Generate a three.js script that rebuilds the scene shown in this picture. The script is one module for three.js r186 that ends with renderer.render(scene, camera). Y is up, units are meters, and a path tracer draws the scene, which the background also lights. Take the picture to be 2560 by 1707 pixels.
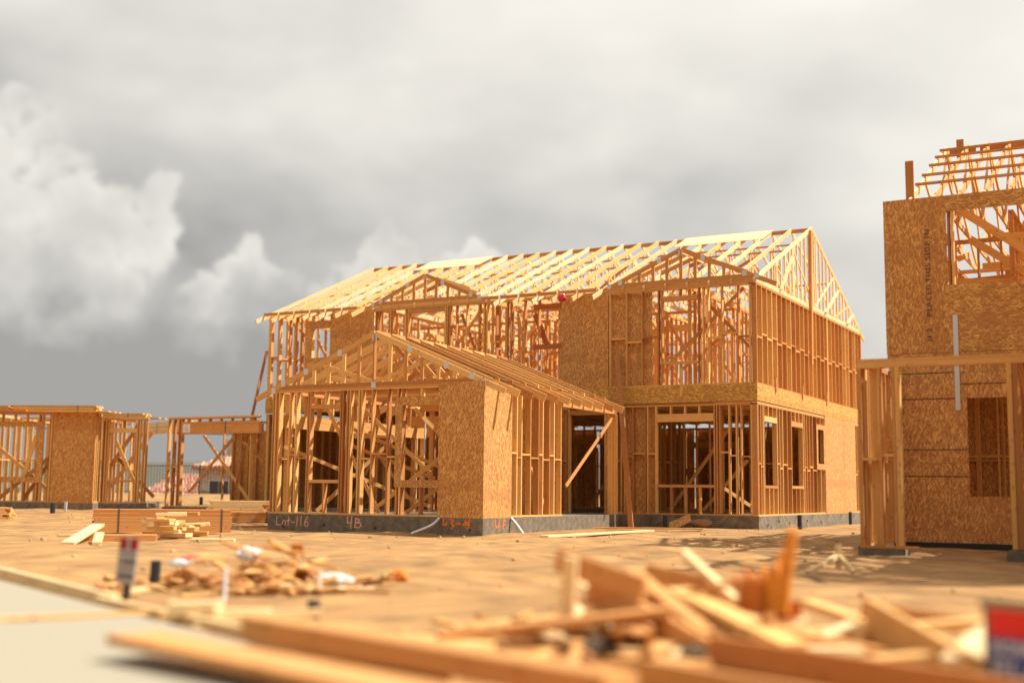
import * as THREE from 'three';
import { ImprovedNoise } from 'three/addons/math/ImprovedNoise.js';
import { mergeGeometries } from 'three/addons/utils/BufferGeometryUtils.js';
import { ConvexGeometry } from 'three/addons/geometries/ConvexGeometry.js';
import { RoundedBoxGeometry } from 'three/addons/geometries/RoundedBoxGeometry.js';

// ---------------------------------------------------------------- camera, sky, sun, exposure
// Plan coordinates in this file: x to the right along the house front, y up, z away behind the front; three.js z = -plan z.
const V = (x, y, z) => new THREE.Vector3(x, y, -z);
const scene = new THREE.Scene();
const camera = new THREE.PerspectiveCamera(30.878, 1.5, 0.1, 6000);
camera.position.copy(V(12.998, 0.888, -22.648));
camera.up.copy(V(0.0485, 0.9926, -0.1110));
camera.lookAt(camera.position.clone().add(V(-0.4750, 0.1212, 0.8716)));
camera.focus = 27.5;
camera.userData.fStop = 0.48;

const renderer = new THREE.WebGLRenderer({ antialias: true });
renderer.toneMapping = THREE.LinearToneMapping;
renderer.toneMappingExposure = 1.36;
renderer.shadowMap.enabled = true;

const noise = new ImprovedNoise();
const sstep = (a, b, x) => { const t = Math.min(1, Math.max(0, (x - a) / (b - a))); return t * t * (3 - 2 * t); };
function fbm(x, y, z, o) { let s = 0, a = 0.5; for (let i = 0; i < o; i++) { s += a * noise.noise(x, y, z); x = x * 2.03 + 5.1; y = y * 2.03 + 1.7; z = z * 2.03 + 9.2; a *= 0.5; } return s; }

function makeSky() {
  const W = 2048, H = 1024, data = new Float32Array(W * H * 4);
  const lin = v => v <= 0.04045 ? v / 12.92 : Math.pow((v + 0.055) / 1.055, 2.4);
  const hx = -0.4786, hz = -0.8780;                       // the direction called azimuth 0 (three.js axes)
  // cumulus heads: azimuth, elevation, radius (degrees), brightness
  const heads = [
    [-24.6, 16.2, 1.5, .86], [-23.2, 14.8, 1.6, .88], [-22.2, 16.2, 1.0, .87], [-21.2, 15.2, 1.0, .87], [-21.0, 13.6, 1.2, .87], [-24.2, 12.8, 2.4, .88], [-27.5, 13.0, 4.0, .88], [-22.0, 12.0, 1.6, .88], [-19.6, 12.5, 1.3, .90], [-18.4, 11.9, 1.1, .89], [-17.4, 11.3, 1.1, .88], [-16.2, 12.3, 1.2, .90], [-15.4, 11.5, 1.0, .88], [-16.2, 10.6, 1.1, .86], [-20.0, 10.6, 2.2, .87], [-24.4, 10.2, 2.4, .85], [-22.2, 9.0, 2.3, .83], [-18.6, 9.2, 1.7, .83],
    [-14.0, 8.6, 1.1, .83], [-12.8, 9.5, 1.1, .85], [-11.7, 10.7, 1.2, .87], [-10.8, 9.9, 1.1, .85], [-9.8, 8.9, 1.0, .79], [-12.0, 8.6, 1.7, .80],
    [-7.9, 8.4, 1.0, .83], [-6.9, 9.5, 1.1, .85], [-5.8, 10.4, 1.1, .86], [-4.8, 9.8, .9, .86], [-4.0, 9.2, .9, .84], [-2.9, 10.4, 1.0, .88], [-1.9, 11.0, 1.0, .91], [-.9, 10.2, 1.0, .90], [-3.4, 8.8, 1.6, .84],
  ];
  const bodies = [[-24, 11.8, 5.5, 3.6, .86], [-18.5, 9.6, 5, 2.8, .83], [-12, 8.3, 4.2, 2.3, .765], [-5, 8.6, 5, 2, .79], [70, 10, 9, 4, .84], [120, 9, 8, 4, .82], [-70, 10, 8, 4, .82], [-120, 9, 9, 4, .83], [170, 10, 9, 4, .83]];
  let seed = 77; const rnd = () => (seed = (seed * 16807) % 2147483647) / 2147483647;
  for (let a = 38; a < 322; a += 4.5) heads.push([a > 180 ? a - 360 : a, 5 + rnd() * 9, 2 + rnd() * 3, .80 + rnd() * .08]);
  for (let j = 0; j < H; j++) {
    const th = ((j + 0.5) / H - 0.5) * Math.PI, el = th * 180 / Math.PI;
    for (let i = 0; i < W; i++) {
      const ph = ((i + 0.5) / W - 0.5) * 2 * Math.PI, k = (j * W + i) * 4;
      const dx = Math.cos(ph) * Math.cos(th), dy = Math.sin(th), dz = Math.sin(ph) * Math.cos(th);
      if (el < -3) { data[k] = .24; data[k + 1] = .2; data[k + 2] = .16; data[k + 3] = 1; continue; }
      const f = dx * hx + dz * hz, r = dx * -hz + dz * hx;
      const az = Math.atan2(r, f) * 180 / Math.PI;
      // thin layered overcast: brighter upwards and sunwards, its unseen parts shaped for the fill light
      const w = fbm(dx * 3.1 + 4, dy * 5.5, dz * 3.1, 4), w2 = fbm(dx * 7 + 11, dy * 13 + 3, dz * 7 + 2, 4);
      const t = Math.min(el, 24) + 9 * sstep(22, 40, el) + (16.1 * Math.sin(az * Math.PI / 180) - 8 * (1 - Math.cos(az * Math.PI / 180))) * Math.cos(th) + 7.2 + w * 13 + w2 * 6 - 4 * (1 - sstep(2.5, 10, el)) * sstep(12, -12, az);  // sky above the view brightened to add fill, sky behind the camera darkened
      const pts = [[0, .53], [5.5, .555], [11, .625], [15, .745], [20, .85], [26, .925], [32, .962], [50, .975]];
      let B = t <= 0 ? .53 : .965;
      for (let q = 0; q < pts.length - 1; q++) if (t > pts[q][0] && t <= pts[q + 1][0]) { const u = (t - pts[q][0]) / (pts[q + 1][0] - pts[q][0]); B = pts[q][1] + (pts[q + 1][1] - pts[q][1]) * u; }
      B += 0.035 * fbm(dx * 11 + 2, dy * 20 + 8, dz * 11, 4) + .05 * Math.max(0, w2);
      // cumulus: heads with billowing, soft edges that thin out towards their grey foot
      const b1 = fbm(dx * 19, dy * 19, dz * 19, 6) * 2.5, b2 = fbm(dx * 19 + 31, dy * 19 + 7, dz * 19, 6) * 2.5;
      let cov = 0, br = 0;
      for (const [ca, ce, rx, ry, cb] of bodies) { const ex = (az - ca + b1 * 1.6) / rx, ey = (el - ce + b2 * 1.6) / ry; const m = Math.exp(-(ex * ex + ey * ey) * 1.1) * .95; if (m > .01) B += (Math.max(cb, B) - B) * m; }
      for (const [ca, ce, cr, cb] of heads) {
        const ex = az - ca + b1 * 1.15, ey = el - ce + b2 * 1.15;
        if (ex > 6 || ex < -6) continue;
        const d = Math.hypot(ex, ey * (ey < 0 ? .62 : 1)) / cr;
        const m = (1 - sstep(ey > 0 ? .7 : .5, ey > 0 ? 1.06 : 1.2, d)) * (ey < 0 ? 1 - .9 * sstep(0, cr * 1.35, -ey) : 1);
        if (m > 0) { br = Math.max(br, m * (cb + .035 * Math.min(1, ey / cr) + .05 * b2)); cov = Math.max(cov, m); }
      }
      if (cov > 0) { const c = br / Math.max(cov, 1e-4); B = B + (Math.max(c, B) - B) * Math.min(1, cov * 1.1); }
      B = Math.min(.985, Math.max(.5, B));
      const L = lin(B) / 1.36, warm = sstep(.55, .95, B);
      data[k] = L * (1 + .012 * warm); data[k + 1] = L * (.99 - .012 * warm); data[k + 2] = L * (.968 - .062 * warm); data[k + 3] = 1;
    }
  }
  const t = new THREE.DataTexture(data, W, H, THREE.RGBAFormat, THREE.FloatType);
  t.mapping = THREE.EquirectangularReflectionMapping; t.magFilter = t.minFilter = THREE.LinearFilter; t.wrapS = THREE.RepeatWrapping; t.needsUpdate = true;
  return t;
}
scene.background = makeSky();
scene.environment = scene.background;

const sun = new THREE.DirectionalLight(new THREE.Color(1, 0.985, 0.905), 5);
sun.position.copy(V(0.53, 0.82, 0.28).normalize().multiplyScalar(80));
sun.castShadow = true; sun.shadow.mapSize.set(4096, 4096);
Object.assign(sun.shadow.camera, { left: -45, right: 45, top: 45, bottom: -45, near: 1, far: 200 });
scene.add(sun, sun.target);

// ---------------------------------------------------------------- helpers
let seed0 = 12345;
const R = () => { seed0 |= 0; seed0 = seed0 + 0x6D2B79F5 | 0; let t = Math.imul(seed0 ^ seed0 >>> 15, 1 | seed0); t = t + Math.imul(t ^ t >>> 7, 61 | t) ^ t; return ((t ^ t >>> 14) >>> 0) / 4294967296; };
const rr = (a, b) => a + (b - a) * R();
const pick = a => a[Math.floor(R() * a.length)];
const taken = {};
const numbered = n => { const k = taken[n] = (taken[n] ?? -1) + 1; return k ? `${n}_${String(k).padStart(3, '0')}` : n; };
function canvas(w, h, draw) { const c = document.createElement('canvas'); c.width = w; c.height = h; draw(c.getContext('2d'), w, h); const t = new THREE.CanvasTexture(c); t.colorSpace = THREE.SRGBColorSpace; t.wrapS = t.wrapT = THREE.RepeatWrapping; t.anisotropy = 8; return t; }

// --- textures
function woodTex(tone, dens) {
  return canvas(1024, 256, (g, w, h) => {
    g.fillStyle = tone; g.fillRect(0, 0, w, h);
    for (let i = 0; i < dens; i++) {                       // grain running along u
      const y = R() * h, a = .03 + R() * .12, dk = R() < .6;
      g.strokeStyle = dk ? `rgba(120,62,20,${a})` : `rgba(255,226,170,${a})`; g.lineWidth = .6 + R() * 2.6;
      g.beginPath(); let yy = y; g.moveTo(0, y);
      for (let x = 64; x <= w; x += 64) { yy = y + Math.sin(x / w * 6.283 * 2 + i) * 2.2; g.lineTo(x, yy); } g.stroke();
    }
    for (let i = 0; i < 14; i++) {                         // knots
      const x = R() * w, y = R() * h, s = 2.5 + R() * 4;
      g.fillStyle = 'rgba(96,44,14,.55)'; g.beginPath(); g.ellipse(x, y, s * 1.7, s, 0, 0, 7); g.fill();
      g.strokeStyle = 'rgba(130,70,24,.28)'; g.lineWidth = 2; g.beginPath(); g.ellipse(x, y, s * 4, s * 1.7, 0, 0, 7); g.stroke();
    }
    for (let i = 0; i < 40; i++) { g.fillStyle = `rgba(${R() < .5 ? '90,50,22' : '255,220,160'},${.02 + R() * .05})`; g.fillRect(R() * w, R() * h, 60 + R() * 300, 6 + R() * 30); }
  });
}
const woodMaps = [woodTex('rgb(225,170,100)', 220), woodTex('rgb(217,155,90)', 260), woodTex('rgb(234,185,116)', 200), woodTex('rgb(246,216,164)', 170)];
function flakes(colors, n, along, wd, dark = .035) {
  return canvas(1024, 1024, (g, w, h) => {
    g.fillStyle = 'rgb(176,120,68)'; g.fillRect(0, 0, w, h);
    for (let i = 0; i < n; i++) {
      const x = R() * w, y = R() * h, l = 14 + R() * 44, t = (2.5 + R() * 6) * wd, an = (R() - .5) * (R() < .75 ? 1.1 : 3) + (along ? Math.PI / 2 : 0);
      const c = (R() < dark ? [128, 78, 40] : pick(colors)).map((v, i) => v * [1.23, 1.28, 1.2][i]), q = rr(-14, 14);
      g.fillStyle = `rgba(${c.map(v => Math.round(v + q)).join(',')},${.16 + R() * .3})`;
      for (const ox of [0, x < 60 ? w : x > w - 60 ? -w : 0]) for (const oy of [0, y < 60 ? h : y > h - 60 ? -h : 0]) {
        g.save(); g.translate(x + ox, y + oy); g.rotate(an);
        g.beginPath(); g.moveTo(-l / 2, -t * .2); g.lineTo(-l * .2, -t / 2); g.lineTo(l / 2, -t * .15); g.lineTo(l * .3, t / 2); g.closePath(); g.fill(); g.restore();
        if (!ox && !oy) continue;
      }
    }
  });
}
const osbMaps = [
  flakes([[190, 142, 86], [176, 126, 74], [206, 160, 104], [164, 114, 66], [196, 150, 92]], 7000, true, 1),
  flakes([[196, 150, 88], [180, 132, 74], [212, 168, 104], [168, 120, 66], [188, 140, 84]], 7000, false, 1)];
const noiseTex = canvas(512, 512, (g, w, h) => { const d = g.createImageData(w, h); for (let y = 0; y < h; y++) for (let x = 0; x < w; x++) { const a = x / w * 6.2832, b = y / h * 6.2832; const n = fbm(Math.cos(a) * 2.2 + 3, Math.sin(a) * 2.2 + Math.cos(b) * 2.2, Math.sin(b) * 2.2, 6); const v = 128 + n * 190 + (R() - .5) * 34; const k = (y * w + x) * 4; d.data[k] = d.data[k + 1] = d.data[k + 2] = v; d.data[k + 3] = 255; } g.putImageData(d, 0, 0); });
noiseTex.colorSpace = THREE.NoColorSpace;
const noiseColor = canvas(512, 512, (g, w, h) => { const d = g.createImageData(w, h); for (let y = 0; y < h; y++) for (let x = 0; x < w; x++) { const a = x / w * 6.2832, b = y / h * 6.2832; const n = fbm(Math.cos(a) * 1.7 + 9, Math.sin(a) * 1.7 + Math.cos(b) * 1.7, Math.sin(b) * 1.7 + 4, 6); const v = 214 + n * 90 + (R() - .5) * 26; const k = (y * w + x) * 4; d.data[k] = d.data[k + 1] = d.data[k + 2] = Math.min(255, v); d.data[k + 3] = 255; } g.putImageData(d, 0, 0); });

// --- materials
const std = (o) => new THREE.MeshStandardMaterial({ roughness: .85, metalness: 0, ...o });
const lc = (r, g, b) => new THREE.Color().setRGB(r, g, b);
const WOOD = [
  std({ map: woodMaps[0], color: lc(.96, .95, .88) }), std({ map: woodMaps[1], color: lc(.94, .88, .79) }), std({ map: woodMaps[2], color: lc(1, 1, .94) }),
  std({ map: woodMaps[0], color: lc(.79, .68, .58) }), std({ map: woodMaps[2], color: lc(.98, .91, .78) }), std({ map: woodMaps[1], color: lc(.70, .60, .50) })];
const PALE = [std({ map: woodMaps[3], color: lc(.97, .96, .92) }), std({ map: woodMaps[3], color: lc(.9, .84, .74) })];
const REDW = [std({ map: woodMaps[1], color: lc(.80, .62, .48) })];
const REDBOARD = std({ map: woodMaps[1], color: lc(.66, .40, .29) });
const GLU = std({ map: woodMaps[0], color: lc(.88, .80, .65) });
const OSB = [lc(1, 1, 1), lc(.94, .94, .94), lc(.98, .95, .9)].map(color => std({ map: osbMaps[0], color, roughness: .9, bumpMap: osbMaps[0], bumpScale: .002 })), OSBH = [lc(1, 1, 1), lc(.94, .92, .88)].map(color => std({ map: osbMaps[1], color, roughness: .9, bumpMap: osbMaps[1], bumpScale: .002 }));
const OSBD = std({ map: osbMaps[0], color: lc(1.06, 1.06, 1.1), roughness: .9 });
const OSBY = std({ map: osbMaps[1], color: lc(1.0, 1.03, .78), roughness: .9 });
const CONC = std({ map: noiseColor, color: lc(.285, .225, .155), roughness: .95, bumpMap: noiseTex, bumpScale: .006 });
const CONCW = std({ color: lc(.345, .29, .205), roughness: .9, bumpMap: noiseTex, bumpScale: .004 });
const STEEL = std({ color: lc(.66, .67, .68), metalness: .45, roughness: .5 });
const STRAP = std({ color: lc(.09, .075, .06), roughness: .6 });
const BLACKP = std({ color: lc(.025, .025, .03), roughness: .5 });
const WHITE = std({ color: lc(.66, .65, .63), roughness: .6 });
const ORANGE = std({ color: lc(.75, .22, .03) });
const RED = new THREE.MeshPhysicalMaterial({ color: lc(.62, .012, .02), roughness: .28, clearcoat: .5 });
const FLASH = std({ color: lc(.03, .028, .026), roughness: .8 });
const MAT = { stud: WOOD, pale: PALE, red: REDW };

// --- geometry helpers: boxes with grain along their length, in metres
const geoCache = new Map();
function boxGeo(L, h, w, variant) {
  const key = `${L.toFixed(2)}|${h.toFixed(3)}|${w.toFixed(3)}|${variant}`;
  let g = geoCache.get(key); if (g) return g;
  g = new THREE.BoxGeometry(L, h, w);
  const uv = g.attributes.uv, p = g.attributes.position, n = g.attributes.normal, ou = variant * .371, ov = variant * .237;
  for (let i = 0; i < uv.count; i++) {
    const x = p.getX(i), y = p.getY(i), z = p.getZ(i);
    if (Math.abs(n.getX(i)) > .5) uv.setXY(i, z / 1.6 + ou, y / .42 + ov);
    else if (Math.abs(n.getY(i)) > .5) uv.setXY(i, x / 1.9 + ou, z / .42 + ov + .31);
    else uv.setXY(i, x / 1.9 + ou, y / .42 + ov);
  }
  geoCache.set(key, g); return g;
}
const mtx = new THREE.Matrix4();
function place(mesh, par, at) { mesh.position.copy(at); if (par) { mesh.position.sub(par.abs); par.add(mesh); } else scene.add(mesh); mesh.castShadow = mesh.receiveShadow = true; return mesh; }
function group(name, par, x, y, z) { const g = new THREE.Group(); g.abs = V(x, y, z); g.name = par ? name : numbered(name); g.position.copy(g.abs); if (par) { g.position.sub(par.abs); par.add(g); } else scene.add(g); return g; }
// a stick from a to b (plan coordinates): w across, h along the direction "up"
function stickMatrix(a, b, up) {
  const A = V(...a), B = V(...b), d = B.clone().sub(A), L = d.length(); d.normalize();
  let u = V(...(up || [0, 1, 0])); u.sub(d.clone().multiplyScalar(u.dot(d)));
  if (u.lengthSq() < 1e-4) { u = V(0, 0, 1); u.sub(d.clone().multiplyScalar(u.dot(d))); } u.normalize();
  const s = new THREE.Vector3().crossVectors(d, u);
  mtx.makeBasis(d, u, s);
  return { L, mid: A.add(B).multiplyScalar(.5), q: new THREE.Quaternion().setFromRotationMatrix(mtx) };
}
function stick(par, name, a, b, w, h, mat, up) {
  const { L, mid, q } = stickMatrix(a, b, up), Lr = Math.max(.01, Math.round(L * 50) / 50);
  const m = new THREE.Mesh(boxGeo(Lr, h, w, Math.floor(R() * 5)), Array.isArray(mat) ? pick(mat) : mat);
  m.scale.x = L / Lr; m.quaternion.copy(q); m.name = par ? name : numbered(name);
  return place(m, par, mid);
}
// sheet with its length in x, y or z given by two corners
function slabBox(par, name, a, b, mat, um = 2.35, vm = 2.35) {
  const s = [Math.abs(b[0] - a[0]), Math.abs(b[1] - a[1]), Math.abs(b[2] - a[2])];
  const g = new THREE.BoxGeometry(s[0], s[1], s[2]), uv = g.attributes.uv, p = g.attributes.position, n = g.attributes.normal, ou = R(), ov = R();
  for (let i = 0; i < uv.count; i++) {
    const x = p.getX(i), y = p.getY(i), z = p.getZ(i);
    if (Math.abs(n.getX(i)) > .5) uv.setXY(i, z / um + ou, y / vm + ov); else if (Math.abs(n.getY(i)) > .5) uv.setXY(i, x / um + ou, z / vm + ov); else uv.setXY(i, x / um + ou, y / vm + ov);
  }
  const m = new THREE.Mesh(g, Array.isArray(mat) ? pick(mat) : mat); m.name = par ? name : numbered(name);
  return place(m, par, V((a[0] + b[0]) / 2, (a[1] + b[1]) / 2, (a[2] + b[2]) / 2));
}
function tag(o, label, category, groupName, kind) { o.userData.label = label; o.userData.category = category; if (groupName) o.userData.group = groupName; if (kind) o.userData.kind = kind; return o; }
// merges many sticks into one mesh
class Bunch {
  constructor() { this.g = []; }
  stick(a, b, w, h, up) { const { L, mid, q } = stickMatrix(a, b, up); const g = boxGeo(Math.max(.01, Math.round(L * 50) / 50), h, w, Math.floor(R() * 5)).clone(); g.applyMatrix4(new THREE.Matrix4().compose(mid, q, new THREE.Vector3(1, 1, 1))); this.g.push(g); return this; }
  build(name, mat, par) { const g = mergeGeometries(this.g); if (par) g.translate(-par.abs.x, -par.abs.y, -par.abs.z); const m = new THREE.Mesh(g, mat); m.name = par ? name : numbered(name); (par || scene).add(m); m.castShadow = m.receiveShadow = true; return m; }
}
const T2 = .038;
// stud wall. axis 'x': runs along x, face at z = c, thickness behind it; axis 'z': runs along z, face at x = c, thickness towards -x
function frame(axis, c) { return { m: axis === 'x' ? (s, y, d) => [s, y, c + d] : (s, y, d) => [c - d, y, s], up: axis === 'x' ? [0, 0, 1] : [1, 0, 0], lat: axis === 'x' ? [1, 0, 0] : [0, 0, 1] }; }
function wall(par, axis, c, s0, s1, y0, y1, studs, o = {}) {
  const t = o.t ?? .14, F = frame(axis, c), g = group('wall_frame', par, ...F.m((s0 + s1) / 2, y0, t / 2)), mats = o.mat || WOOD, d = t / 2;
  const gaps = (o.open || []).filter(q => q.door);
  const segs = []; let s = s0; for (const q of gaps) { segs.push([s, q.a]); s = q.b; } segs.push([s, s1]);
  for (const [a, b] of segs) if (b - a > .05) stick(g, 'bottom_plate', F.m(a, y0 + T2 / 2, d), F.m(b, y0 + T2 / 2, d), t, T2, mats);
  if (!o.noTop) { stick(g, 'top_plate', F.m(s0, y1 - T2 / 2, d), F.m(s1, y1 - T2 / 2, d), t, T2, mats); stick(g, 'top_plate', F.m(s0 + .04, y1 - T2 * 1.55, d), F.m(s1 - .04, y1 - T2 * 1.55, d), t - .004, T2 - .002, mats); }
  const yb = y0 + T2, yt = o.noTop ? y1 : y1 - 2 * T2 - .006;
  for (const x of studs) { const e = rr(-.004, .004); stick(g, 'stud', F.m(x + e, yb, d), F.m(x - e, yt, d), T2, t - .006, mats, F.up); }
  if (o.nog) for (let i = 0; i < studs.length - 1; i++) {
    const a = studs[i] + T2 / 2, b = studs[i + 1] - T2 / 2, mid = (a + b) / 2; if (b - a < .1) continue;
    if ((o.open || []).some(q => mid > q.a - .02 && mid < q.b + .02)) continue;
    if (o.nogSkip && o.nogSkip(mid)) continue;
    const y = o.nog + (i % 2 ? .045 : -.045) + rr(-.02, .02); stick(g, 'nogging', F.m(a, y, d), F.m(b, y, d), t - .01, T2, mats);
  }
  for (const q of o.open || []) {
    const hh = q.hd ?? .14; stick(g, 'header', F.m(q.a + .003, q.head + hh / 2, d), F.m(q.b - .003, q.head + hh / 2, d), t - .004, hh, q.hmat || mats);
    const n = Math.max(1, Math.round((q.b - q.a) / .42)), nx = [];
    for (let i = 1; i < n; i++) nx.push(q.a + (q.b - q.a) * i / n);
    if (yt - q.head - hh > .06) for (const x of nx) stick(g, 'cripple_stud', F.m(x, q.head + hh, d), F.m(x, yt, d), T2, t - .008, mats, F.up);
    if (!q.door) {
      stick(g, 'sill_plate', F.m(q.a + .003, q.sill - T2, d), F.m(q.b - .003, q.sill - T2, d), t - .003, q.sd ?? T2 * 1.9, mats);
      for (const x of nx) stick(g, 'cripple_stud', F.m(x, yb, d), F.m(x, q.sill - T2 * 1.95, d), T2, t - .008, mats, F.up);
    }
  }
  return g;
}
const every = (a, b, s) => { const o = []; const n = Math.round((b - a) / s); for (let i = 0; i <= n; i++) o.push(a + (b - a) * i / n); return o; };
// sheathing on the outer face
function osb(par, axis, c, s0, s1, y0, y1, mat = OSB, d0 = -.013, name = 'sheathing_panel') { const F = frame(axis, c); return slabBox(par, name, F.m(s0, y0, d0), F.m(s1, y1, d0 + .0115), mat); }
// triangular truss in the plane of an axis. lo, hi: heel positions; yb: bearing height
function truss(par, axis, c, lo, hi, yb, pitch, o = {}) {
  const f = axis === 'x' ? (s, y, d = 0) => [s, y, c + d] : (s, y, d = 0) => [c + d, y, s];
  const mid = o.apex ?? (lo + hi) / 2, ov0 = o.ov0 ?? .5, ov1 = o.ov1 ?? .5, dep = o.dep ?? .1, ya = yb + .09 + pitch * (mid - lo), pitch2 = (ya - yb - .09) / (hi - mid);
  const g = group(o.name || 'roof_truss', par, ...f(mid, yb)), mats = o.mat || WOOD, cut = dep * .5;
  stick(g, 'top_chord', f(lo - ov0, yb + .09 - pitch * ov0 - cut), f(mid, ya - cut), T2, dep, mats);
  stick(g, 'top_chord', f(hi + ov1, yb + .09 - pitch2 * ov1 - cut), f(mid, ya - cut), T2, dep, mats);
  stick(g, 'bottom_chord', f(lo, yb + dep / 2, .001), f(hi, yb + dep / 2, .001), T2 - .002, dep - .01, mats);
  const roofY = s => (s < mid ? yb + .09 + pitch * (s - lo) : yb + .09 + pitch2 * (hi - s)) - dep;
  const web = (a, b, k = .038) => stick(g, 'web', f(a[0], a[1], .002), f(b[0], b[1], .002), T2 - .004, k, mats);
  if (o.studs) for (const s of o.studs) { if (roofY(s) - yb - dep > .08) stick(g, 'gable_stud', f(s, yb + dep - .01), f(s, roofY(s) + .02), .085, T2 - .004, mats, axis === 'x' ? [0, 0, 1] : [1, 0, 0]); }
  for (const [a, ha, b, hb] of o.webs || []) { const A = lo + (hi - lo) * a, B = lo + (hi - lo) * b; const ha2 = ha === 0 ? yb + dep : roofY(A) + .02, hb2 = hb === 0 ? yb + dep : roofY(B) + .02; web([A, ha2], [B, hb2], o.wk ?? .085); }
  if (o.plates) for (const [s, y] of o.plates(roofY, ya, mid)) { const pl = slabBox(g, 'connector_plate', f(s - .06, y - .07, -.026), f(s + .06, y + .07, -.0215), STEEL); }
  return g;
}
const fink = [[.333, 0, .18, 1], [.333, 0, .5, 1], [.667, 0, .5, 1], [.667, 0, .82, 1]];
const bigWebs = [[.15, 0, .15, 1], [.15, 1, .3, 0], [.3, 0, .3, 1], [.3, 1, .5, 0], [.5, 0, .5, 1], [.5, 0, .7, 1], [.7, 0, .7, 1], [.7, 0, .85, 1]];

// ---------------------------------------------------------------- ground
const depthOf = (x, z) => -.4786 * (x - 13) + .878 * (z + 22.65);       // distance northwards across the lots
function groundY(x, z) {
  const d = depthOf(x, z);
  let g = .62 * sstep(24, 62, d) * sstep(0, -9, x - .1 * z);
  const inHouse = sstep(-14.2, -13.2, x) * (1 - sstep(4.5, 6, x)) * sstep(6.2, 7.2, z) * (1 - sstep(20.5, 24, z));
  g = g * (1 - inHouse) + Math.min(g, .02) * inHouse;
  if (d > 66) g -= 7.5 * sstep(66, 120, d);
  if (d > 350) g += 34 * sstep(350, 1050, d) * (.75 + .6 * fbm(x * .0016, z * .0016, 3.3, 4)) - 0 ;
  const near = 1 - sstep(60, 160, Math.hypot(x - 6, z + 5));
  g += near * (.13 * fbm(x * .35, 2.2, z * .35, 3) + .02 * fbm(x * .9, 5.1, z * .9, 3));
  g += near * .045 * Math.max(0, Math.sin((x * .55 - z * .8) * 3.2 + 2 * fbm(x * .2, 1, z * .2, 2))) * sstep(-14, -9, z) * (1 - sstep(-3, 3, z)) * sstep(2, 5, x);  // wheel ruts
  g -= .06 * (1 - sstep(0, .8, Math.abs(z + .55))) * (x < .3 && x > -6 ? 1 : 0);                                                       // footing trench along the garage
  return g;
}
{
  const n = 460, k = 6.5, A = 2600 / Math.sinh(k), pos = [], col = [], uv = [], idx = [];
  for (let j = 0; j <= n; j++) for (let i = 0; i <= n; i++) {
    const x = 6 + A * Math.sinh(k * (i / n * 2 - 1)), z = -9 + A * Math.sinh(k * (j / n * 2 - 1)), y = groundY(x, z);
    pos.push(x, y, -z); uv.push((x + .35 * z) / 5.3, (z - .35 * x) / 5.3);
    const d = depthOf(x, z), v = fbm(x * .5, 7, z * .5, 4), v2 = fbm(x * .09, 3, z * .09, 3);
    const v3 = Math.max(0, fbm(x * 1.3 + 40, 2, z * 1.3, 4)), v4 = fbm(x * .22 + 9, 8, z * .22, 3); let c = [.545 + .10 * v + .09 * v2 - .11 * v3 + .08 * v4, .325 + .085 * v + .06 * v2 - .08 * v3 + .055 * v4, .142 + .055 * v + .02 * v2 - .04 * v3 + .03 * v4];
    if (d > 70) { const q = sstep(70, 110, d), s = .5 + fbm(x * .02, 1, z * .02, 4); c = c.map((e, i2) => e * (1 - q) + [.20 + .09 * s, .185 + .08 * s, .15 + .05 * s][i2] * q); }
    if (d > 350) { const q = sstep(350, 700, d); c = c.map((e, i2) => e * (1 - q) + [.16, .16, .15][i2] * q); }
    col.push(...c);
  }
  for (let j = 0; j < n; j++) for (let i = 0; i < n; i++) { const a = j * (n + 1) + i, b = a + 1, c = a + n + 1, d = c + 1; idx.push(a, b, c, b, d, c); }
  const g = new THREE.BufferGeometry(); g.setAttribute('position', new THREE.Float32BufferAttribute(pos, 3)); g.setAttribute('color', new THREE.Float32BufferAttribute(col, 3)); g.setAttribute('uv', new THREE.Float32BufferAttribute(uv, 2)); g.setIndex(idx); g.computeVertexNormals();
  const m = new THREE.Mesh(g, std({ map: noiseColor, color: lc(.95, .82, .61), vertexColors: true, roughness: 1, bumpMap: noiseTex, bumpScale: .006 })); m.name = 'ground'; m.userData.kind = 'structure'; m.receiveShadow = m.castShadow = true; scene.add(m);
}

// ---------------------------------------------------------------- main house
const SY = .35, GT = 3.21, F2 = 3.74, P2 = 6.41, FZ = 8.17, XR = 3.39, XL = -12.72, ZR = 20.1;
const house = group('house_frame', null, -4.5, 0, 8);
tag(house, 'two storey timber framed house with garage wing, spray painted Lot-116 on its slab', 'house frame');
// foundation
slabBox(house, 'foundation_slab', [-5.72, -.35, -.012], [.012, SY - .004, 7.1], CONC, 1.7, 1.7);
slabBox(house, 'foundation_slab', [XL - .01, -.35, FZ - .02], [XR + .012, SY - .002, ZR], CONC, 1.7, 1.7);
slabBox(house, 'foundation_slab', [-5.7, -.35, 7.101], [.46, SY - .006, FZ - .021], CONC, 1.7, 1.7);
slabBox(house, 'foundation_slab', [-15.8, -.3, 6.96], [XL - .02, SY - .03, 13], CONC, 1.7, 1.7);
for (const [x, y, z] of [[-5.25, .08, -.02], [-4.1, .12, -.02], [-2.7, .09, -.02], [-.3, .1, -.02]]) { const p = new THREE.Mesh(new THREE.CylinderGeometry(.025, .025, .03, 10), BLACKP); p.rotation.x = Math.PI / 2; p.name = 'form_tie_hole'; place(p, house, V(x, y, z)); }
for (const [y, z] of [[.12, 8.9], [.2, 9.9], [.14, 10.9], [.18, 12.7], [.12, 14.2]]) { const p = new THREE.Mesh(new THREE.CylinderGeometry(.03, .03, .03, 10), BLACKP); p.rotation.z = Math.PI / 2; p.name = 'form_tie_hole'; place(p, house, V(XR + .015, y, z)); }
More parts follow.
